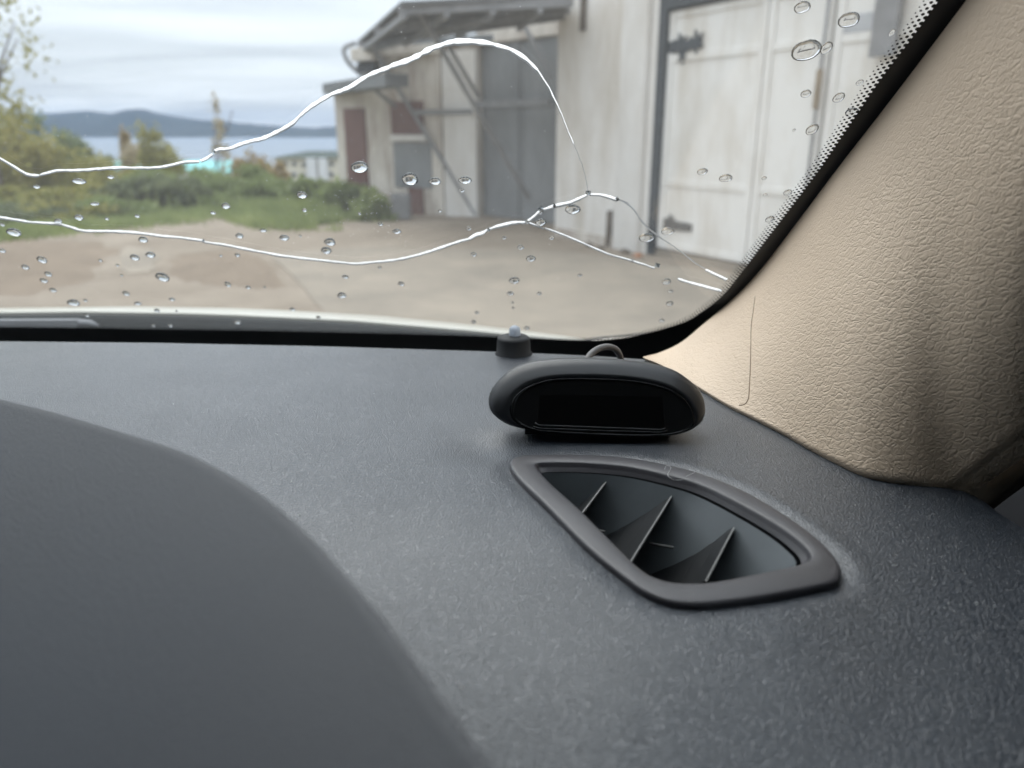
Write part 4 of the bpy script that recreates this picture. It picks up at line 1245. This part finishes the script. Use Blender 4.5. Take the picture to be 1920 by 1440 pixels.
rbox('seat_back', -0.22, 0.28, -0.75, -0.55, -0.75, 0.02, M_dark)
rbox('seat_back', -1.12, -0.62, -0.75, -0.55, -0.75, 0.02, M_dark)

# light sensor at the far edge of the dash
sb = dash_hit(963, 657)
def lathe(name, c, prof, m, parent, seg=24):
    vs = [c + Vector((r * math.cos(2 * math.pi * k / seg), r * math.sin(2 * math.pi * k / seg), z)) for r, z in prof for k in range(seg)]
    fs = grid_faces(len(prof), seg, True)
    fs.append(tuple((len(prof) - 1) * seg + k for k in range(seg)))
    return recalc(mesh(name, vs, fs, m, parent, True))
sb = sb + Vector((0, -0.012, 0))
SS = (sb - CAM).length / F
sen = lathe('light_sensor', sb, [(36 * SS, -0.003), (35 * SS, 3 * SS), (31.5 * SS, 7 * SS), (30.5 * SS, 30 * SS), (30 * SS, 33 * SS), (26 * SS, 36 * SS), (10 * SS, 38 * SS)], M_dark, car)
lathe('sensor_dome', sb + Vector((2 * SS, 0, 38.5 * SS)), [(10.5 * SS, -0.0005), (10.5 * SS, 10 * SS), (9 * SS, 14 * SS), (5 * SS, 17 * SS), (0.5 * SS, 18 * SS)], M_lens, sen)

# ------------------------------------------------------------------ parking display standing on the dash
OUT = [(915, 761), (918, 741), (936, 715), (962, 694), (1000, 681), (1050, 675), (1108, 674), (1166, 677), (1225, 685), (1268, 697), (1297, 715), (1318, 735), (1328, 758), (1328, 782), (1318, 799), (1292, 814), (1262, 820), (1180, 819), (1064, 814), (991, 808), (956, 802), (933, 790), (920, 777)]
FACE = [(957, 760), (966, 742), (990, 724), (1030, 712), (1080, 709), (1135, 710), (1190, 714), (1240, 724), (1275, 740), (1296, 762), (1303, 785), (1298, 802), (1270, 814), (1200, 818), (1090, 814), (1006, 808), (968, 794), (957, 778)]
base_p = dash_hit(1120, 826)
t_dev = (base_p - CAM).length / ray(1120, 826).length
disp = empty('parking_display', base_p, 'small black oval parking sensor display standing above the air vent', 'display')
pn = Vector((0, -math.cos(D2R(28)), math.sin(D2R(28))))
pc = at_t(1122, 760, t_dev - 0.004)
def onp(u, v, back=0.0):
    d = ray(u, v); t = (pc - CAM).dot(pn) / d.dot(pn)
    return CAM + d * t - pn * back
oc = resample(catmull([onp(u, v) for u, v in OUT], 6, True), 96, True)
fcv = resample(catmull([onp(u, v) for u, v in FACE], 6, True), 96, True)
cc = sum(oc, Vector()) / 96
k0 = min(range(96), key=lambda k: (fcv[k] - oc[0]).length); fcv = fcv[k0:] + fcv[:k0]
bk = Vector((0, math.cos(D2R(10)), -math.sin(D2R(10))))
def ringz(f, back, mix=None): return [p.lerp(cc, f) + bk * back for p in oc]
rg = [ringz(0.55, 0.034), ringz(0.30, 0.033), ringz(0.12, 0.028), ringz(0.05, 0.018), ringz(0.018, 0.0122)]
back = recalc(mesh('rear_case', [p for r in rg for p in r], grid_faces(5, 96, True) + [tuple(range(96))], M_case, disp, True))
rg = [ringz(0.016, 0.0116), ringz(0.002, 0.0105), ringz(0.0, 0.008), [p.lerp(q_, 0.08) + bk * 0.0052 for p, q_ in zip(oc, fcv)], [p.lerp(q_, 0.38) + bk * 0.0024 for p, q_ in zip(oc, fcv)],
      [p.lerp(q_, 0.75) + bk * 0.0008 for p, q_ in zip(oc, fcv)], [p.lerp(q_, 0.96) + bk * 0.0003 for p, q_ in zip(oc, fcv)], [p + bk * 0.0009 for p in fcv]]
recalc(mesh('front_case', [p for r in rg for p in r], grid_faces(len(rg), 96, True), M_case, disp, True))
fcn = sum(fcv, Vector()) / 96
rg = [[p + bk * 0.0009 for p in fcv], [p.lerp(fcn, 0.02) - bk * 0.0002 for p in fcv], [p.lerp(fcn, 0.045) + bk * 0.0007 for p in fcv], [p.lerp(fcn, 0.5) + bk * 0.0012 for p in fcv]]
fp = recalc(mesh('face_plate', [p for r in rg for p in r], grid_faces(4, 96, True) + [tuple(3 * 96 + k for k in range(96))], M_face, disp, True))
for p_ in list(fp.data.polygons)[-97:]: p_.use_smooth = False
def quad_px(name, px, back, th, m, parent, bev=0.0):
    a = [onp(u, v) + bk * back for u, v in px]; b = [p + bk * th for p in a]
    return hexa(name, a + b, m, parent, bev)
scr = quad_px('screen', [(1012, 740), (1242, 744), (1246, 803), (1008, 794)], 0.00085, 0.002, M_screen, disp)
tube('screen_lip', [onp(u, v) + bk * 0.0002 for u, v in ((1003, 793), (1010, 797.5), (1060, 799.5), (1130, 802), (1200, 804.5), (1240, 806), (1248, 803))], 0.00042, M_case, disp, 6)
tube('screen_lip', [onp(u, v) + bk * 0.0004 for u, v in ((1000, 800), (1012, 803.5), (1130, 808), (1238, 811), (1252, 808))], 0.0004, M_case, disp, 6)
# foot
ft = []
for f, (sx, sy) in ((0.0, (0.34, 0.010)), (0.6, (0.38, 0.013)), (1.0, (0.40, 0.0145))):
    pass
fo = [(985, 804), (1020, 811), (1120, 816), (1225, 819), (1268, 814)]
top = [onp(u, v) + bk * 0.0115 for u, v in fo]; topb = [p + bk * 0.014 for p in top]
vs = []
for p in top + topb[::-1]: vs.append(p)
for p in top + topb[::-1]: vs.append(Vector((p.x * 1.0, p.y + 0.001, H + dash_z(p.x, p.y) + 0.0002)))
m_ = 10
recalc(mesh('foot', vs, [tuple(range(m_)), tuple(range(2 * m_ - 1, m_ - 1, -1))] + [(i, (i + 1) % m_, m_ + (i + 1) % m_, m_ + i) for i in range(m_)], M_dark, disp))
cb = t_dev + 0.032
tube('cable', catmull([at_t(1080, 700, cb - 0.006), at_t(1098, 678, cb), at_t(1108, 664, cb + 0.004), at_t(1120, 655, cb + 0.008), at_t(1136, 650.5, cb + 0.012), at_t(1151, 653, cb + 0.016), at_t(1160, 662, cb + 0.02), at_t(1164, 674, cb + 0.024), at_t(1166, 690, cb + 0.026)], 6), 0.0019, M_cable, disp, 10)

# lint on the pad
rnd = random.Random(21)
vs, fs = [], []
for (u, v) in [(380, 772), (348, 843), (376, 882), (472, 766), (545, 903), (560, 965), (520, 815), (610, 855), (436, 1100), (726, 792), (730, 871), (812, 1056), (862, 1285), (865, 1290), (858, 1278), (1110, 1075), (700, 740), (300, 736), (325, 757), (540, 745), (1782, 1130), (1800, 1133), (1815, 1128), (1830, 1132), (1770, 1138), (1790, 1146), (1620, 1127), (1680, 1060), (1850, 1140), (1865, 1137)]:
    for _ in range(2):
        p = dash_hit(u + rnd.uniform(-3, 3), v + rnd.uniform(-2, 2), 0.0005); r = rnd.uniform(0.00010, 0.00030)
        k = len(vs)
        a = Vector((rnd.uniform(-1, 1), rnd.uniform(-1, 1), 0)).normalized() * r * 1.6; b = Vector((-a.y, a.x, 0)) * 0.5
        vs += [p - a, p + b, p + a, p - b, p + Vector((0, 0, r))]
        fs += [(k, k + 1, k + 4), (k + 1, k + 2, k + 4), (k + 2, k + 3, k + 4), (k + 3, k, k + 4)]
lint = mesh('lint', vs, fs, M_dust)
tag(lint, 'tiny white lint specks scattered on the grey dashboard', 'lint', kind='stuff')

# ------------------------------------------------------------------ raindrops on the outside of the glass
DROPS = [(148, 341, 26, 8), (207, 333, 13, 5), (68, 351, 13, 5), (178, 383, 18, 5), (148, 409, 16, 9), (109, 416, 15, 7), (200, 411, 8, 4), (257, 406, 10, 5), (25, 437, 27, 11), (4, 422, 8, 5), (268, 450, 17, 9), (4, 471, 12, 6), (423, 387, 16, 9), (399, 400, 11, 5), (566, 367, 19, 11), (571, 395, 9, 6), (449, 443, 14, 8), (493, 433, 13, 5), (533, 447, 18, 9), (618, 455, 20, 12), (612, 471, 19, 11), (563, 443, 5, 4), (282, 479, 18, 9),
         (78, 488, 17, 10), (47, 502, 13, 7), (90, 515, 13, 7), (82, 527, 13, 7), (99, 545, 12, 6), (252, 484, 17, 9), (188, 489, 7, 4), (220, 498, 6, 4), (228, 517, 6, 4), (304, 521, 24, 13), (236, 551, 12, 7), (138, 569, 22, 9), (160, 564, 8, 4), (258, 570, 13, 5), (322, 562, 11, 5), (445, 479, 10, 6), (427, 534, 11, 8), (465, 540, 10, 5), (496, 539, 5, 4), (414, 480, 6, 4), (641, 555, 17, 9), (163, 592, 9, 5), (294, 583, 11, 5), (331, 584, 5, 3), (445, 605, 13, 6), (597, 596, 8, 5), (548, 581, 10, 5), (287, 611, 7, 4), (319, 611, 9, 5),
         (674, 315, 31, 18), (769, 337, 29, 20), (816, 341, 22, 12), (872, 339, 24, 12), (866, 358, 9, 6), (825, 396, 7, 5), (1013, 398, 10, 9), (1014, 418, 19, 12), (1074, 394, 27, 16), (744, 435, 16, 8), (713, 421, 9, 6), (879, 429, 9, 7), (945, 447, 8, 5), (976, 465, 12, 8), (1034, 447, 9, 7), (888, 478, 11, 7), (674, 401, 6, 5), (995, 486, 17, 10), (964, 527, 18, 11), (957, 551, 12, 6), (961, 568, 5, 4), (962, 578, 5, 4), (1011, 551, 9, 6), (752, 533, 12, 7), (647, 520, 12, 6), (712, 502, 6, 5), (894, 587, 8, 5), (888, 604, 9, 6), (988, 616, 10, 6), (1087, 517, 8, 5),
         (1513, 95, 48, 32), (1550, 90, 18, 20), (1591, 39, 35, 24), (1673, 62, 9, 12), (1511, 177, 17, 12), (1573, 184, 19, 16), (1612, 156, 12, 9), (1523, 244, 19, 17), (1598, 212, 22, 14), (1361, 335, 23, 12), (1433, 335, 8, 6), (1477, 362, 14, 10), (1435, 366, 7, 5), (1444, 412, 14, 11), (1317, 323, 18, 12), (1212, 447, 27, 14), (1252, 435, 22, 12), (1250, 529, 15, 10), (1257, 547, 10, 5), (1256, 570, 12, 8), (1489, 245, 5, 5), (1241, 602, 10, 5), (1504, 15, 26, 18)]
SPECIAL = {(1513, 95): 'largest raindrop on the glass, high up before the white gate', (1591, 39): 'second largest raindrop, close to the dotted glass border at the top', (674, 315): 'big raindrop left of the pair in front of the workshop door',
           (769, 337): 'fat round raindrop before the dark workshop panel', (1074, 394): 'large raindrop just under the crack junction', (25, 437): 'wide raindrop below the lower crack at the left edge', (304, 521): 'wide raindrop over the brown dirt, largest of its area',
           (1212, 447): 'wide raindrop at the foot of the dark gate post', (872, 339): 'flat raindrop before the pale pilaster', (148, 341): 'flat raindrop just below the upper crack at the left', (618, 455): 'upper of two raindrops stacked over the yard', (612, 471): 'lower of two raindrops stacked over the yard'}
DG = 'raindrops on the windscreen'
def zone(u, v):
    if u > 1150: return 'before the upper half of the white gate' if v < 260 else 'before the lower half of the white gate' if v < 420 else 'near the curved glass corner'
    if u > 800: return 'before the grey workshop gate' if v < 430 else 'over concrete just under the crack junction' if v < 500 else 'above the black light sensor'
    if u > 400: return 'before the green weeds' if v < 430 else 'over the yard below the grass' if v < 500 else 'low before the concrete edge'
    return 'before the shrubs under the upper crack' if v < 400 else 'along the lower crack at the left' if v < 460 else 'over the brown earth bank' if v < 530 else 'just above the bonnet at the left'
ORD = 'first second third fourth fifth sixth seventh eighth ninth tenth eleventh twelfth thirteenth fourteenth fifteenth'.split()
zones = {}
for (u, v, w, h) in DROPS:
    if (u, v) not in SPECIAL: zones.setdefault(zone(u, v), []).append((u, v, w))
DROP_LABEL = dict(SPECIAL)
for zn, mem in zones.items():
    for k, (u, v, w) in enumerate(sorted(mem)):
        DROP_LABEL[(u, v)] = ('small' if w >= 12 else 'tiny') + ' raindrop ' + zn + ', ' + ORD[k] + ' from the left'
for i, (u, v, w, h) in enumerate(DROPS):
    rd_ = random.Random(100 + i)
    t = glass_hit(u, v, 0.005); x0, s0 = (ray(u, v) * t).x, (ray(u, v) * t).dot(GE)
    d = ray(u, v).normalized()
    cosv = abs(d.dot(GN))
    rx = w * 0.5 * t / F * 1.05; ry = h * 0.5 * t / F / max(0.35, cosv) * 1.05
    cap = 0.62 * min(rx, ry)
    ns_, nr_ = 20, 6
    vs = []; skew = rd_.uniform(-0.25, 0.1)
    for r in range(nr_):
        th = (math.pi / 2) * r / nr_
        for k in range(ns_):
            a = 2 * math.pi * k / ns_
            irr = 1 + 0.10 * math.sin(2 * a + rd_.random() * 0) + 0.16 * noise.noise(Vector((math.cos(a) * 0.9, math.sin(a) * 0.9, i * 3.1)))
            cr_ = math.cos(th) * irr
            lx, ly = rx * cr_ * math.cos(a), ry * cr_ * math.sin(a)
            vs.append(G(x0 + lx, s0 + ly + skew * lx * 0.4 - ry * 0.12 * math.sin(th), 0.0053 + cap * math.sin(th) ** 1.0))
    top_i = len(vs); vs.append(G(x0, s0 - ry * 0.12, 0.0053 + cap))
    fs = grid_faces(nr_, ns_, True) + [((nr_ - 1) * ns_ + k, (nr_ - 1) * ns_ + (k + 1) % ns_, top_i) for k in range(ns_)] + [tuple(range(ns_))[::-1]]
    c = G(x0, s0, 0.0053)
    o = mesh('raindrop', [p - c for p in vs], fs, M_drop, None, True)
    o.location = c
    o.data.polygons[len(o.data.polygons) - 1].use_smooth = False
    recalc(o)
    tag(o, DROP_LABEL[(u, v)], 'raindrop', DG)
# fine spray, far too small to pick apart
rnd = random.Random(77)
vs, fs = [], []
for k in range(420):
    u, v = rnd.uniform(0, 1500), rnd.uniform(0, 570)
    if v > 560 or (u > 1000 and rnd.random() < 0.5): continue
    if rnd.random() < 0.4: u, v = rnd.gauss(690, 60), rnd.gauss(385, 45)
    t = glass_hit(u, v, 0.005); p_ = ray(u, v) * t; x0, s0 = p_.x, p_.dot(GE)
    r = rnd.uniform(0.0001, 0.00032); b0_ = len(vs)
    for q in range(5): vs.append(G(x0 + r * math.cos(q * 1.2566), s0 + r * math.sin(q * 1.2566), 0.0052))
    vs.append(G(x0, s0, 0.0052 + r))
    fs += [(b0_ + q, b0_ + (q + 1) % 5, b0_ + 5) for q in range(5)]
spray = mesh('fine_spray', vs, fs, M_crack)
tag(spray, 'fine spray specks dried on the windscreen', 'water specks', kind='stuff')

# ------------------------------------------------------------------ air between here and the far hills
mh, nt, out = newmat('haze_air')
pv = nt.nodes.new('ShaderNodeVolumePrincipled')
pv.inputs['Color'].default_value = (0.38, 0.62, 1.0, 1)
pv.inputs['Density'].default_value = 0.44e-4
pv.inputs['Anisotropy'].default_value = 0.0
pv.inputs['Density Attribute'].default_value = ''
mh.cycles.homogeneous_volume = True
mh.cycles.volume_sampling = 'DISTANCE'
nt.links.new(pv.outputs[0], out.inputs['Volume'])
haze = box('haze', -9500, 9500, -500, 9500, SEA_Z - 12, 215, mh)
tag(haze, 'thin blue haze over the bay and hills', 'haze', kind='stuff')
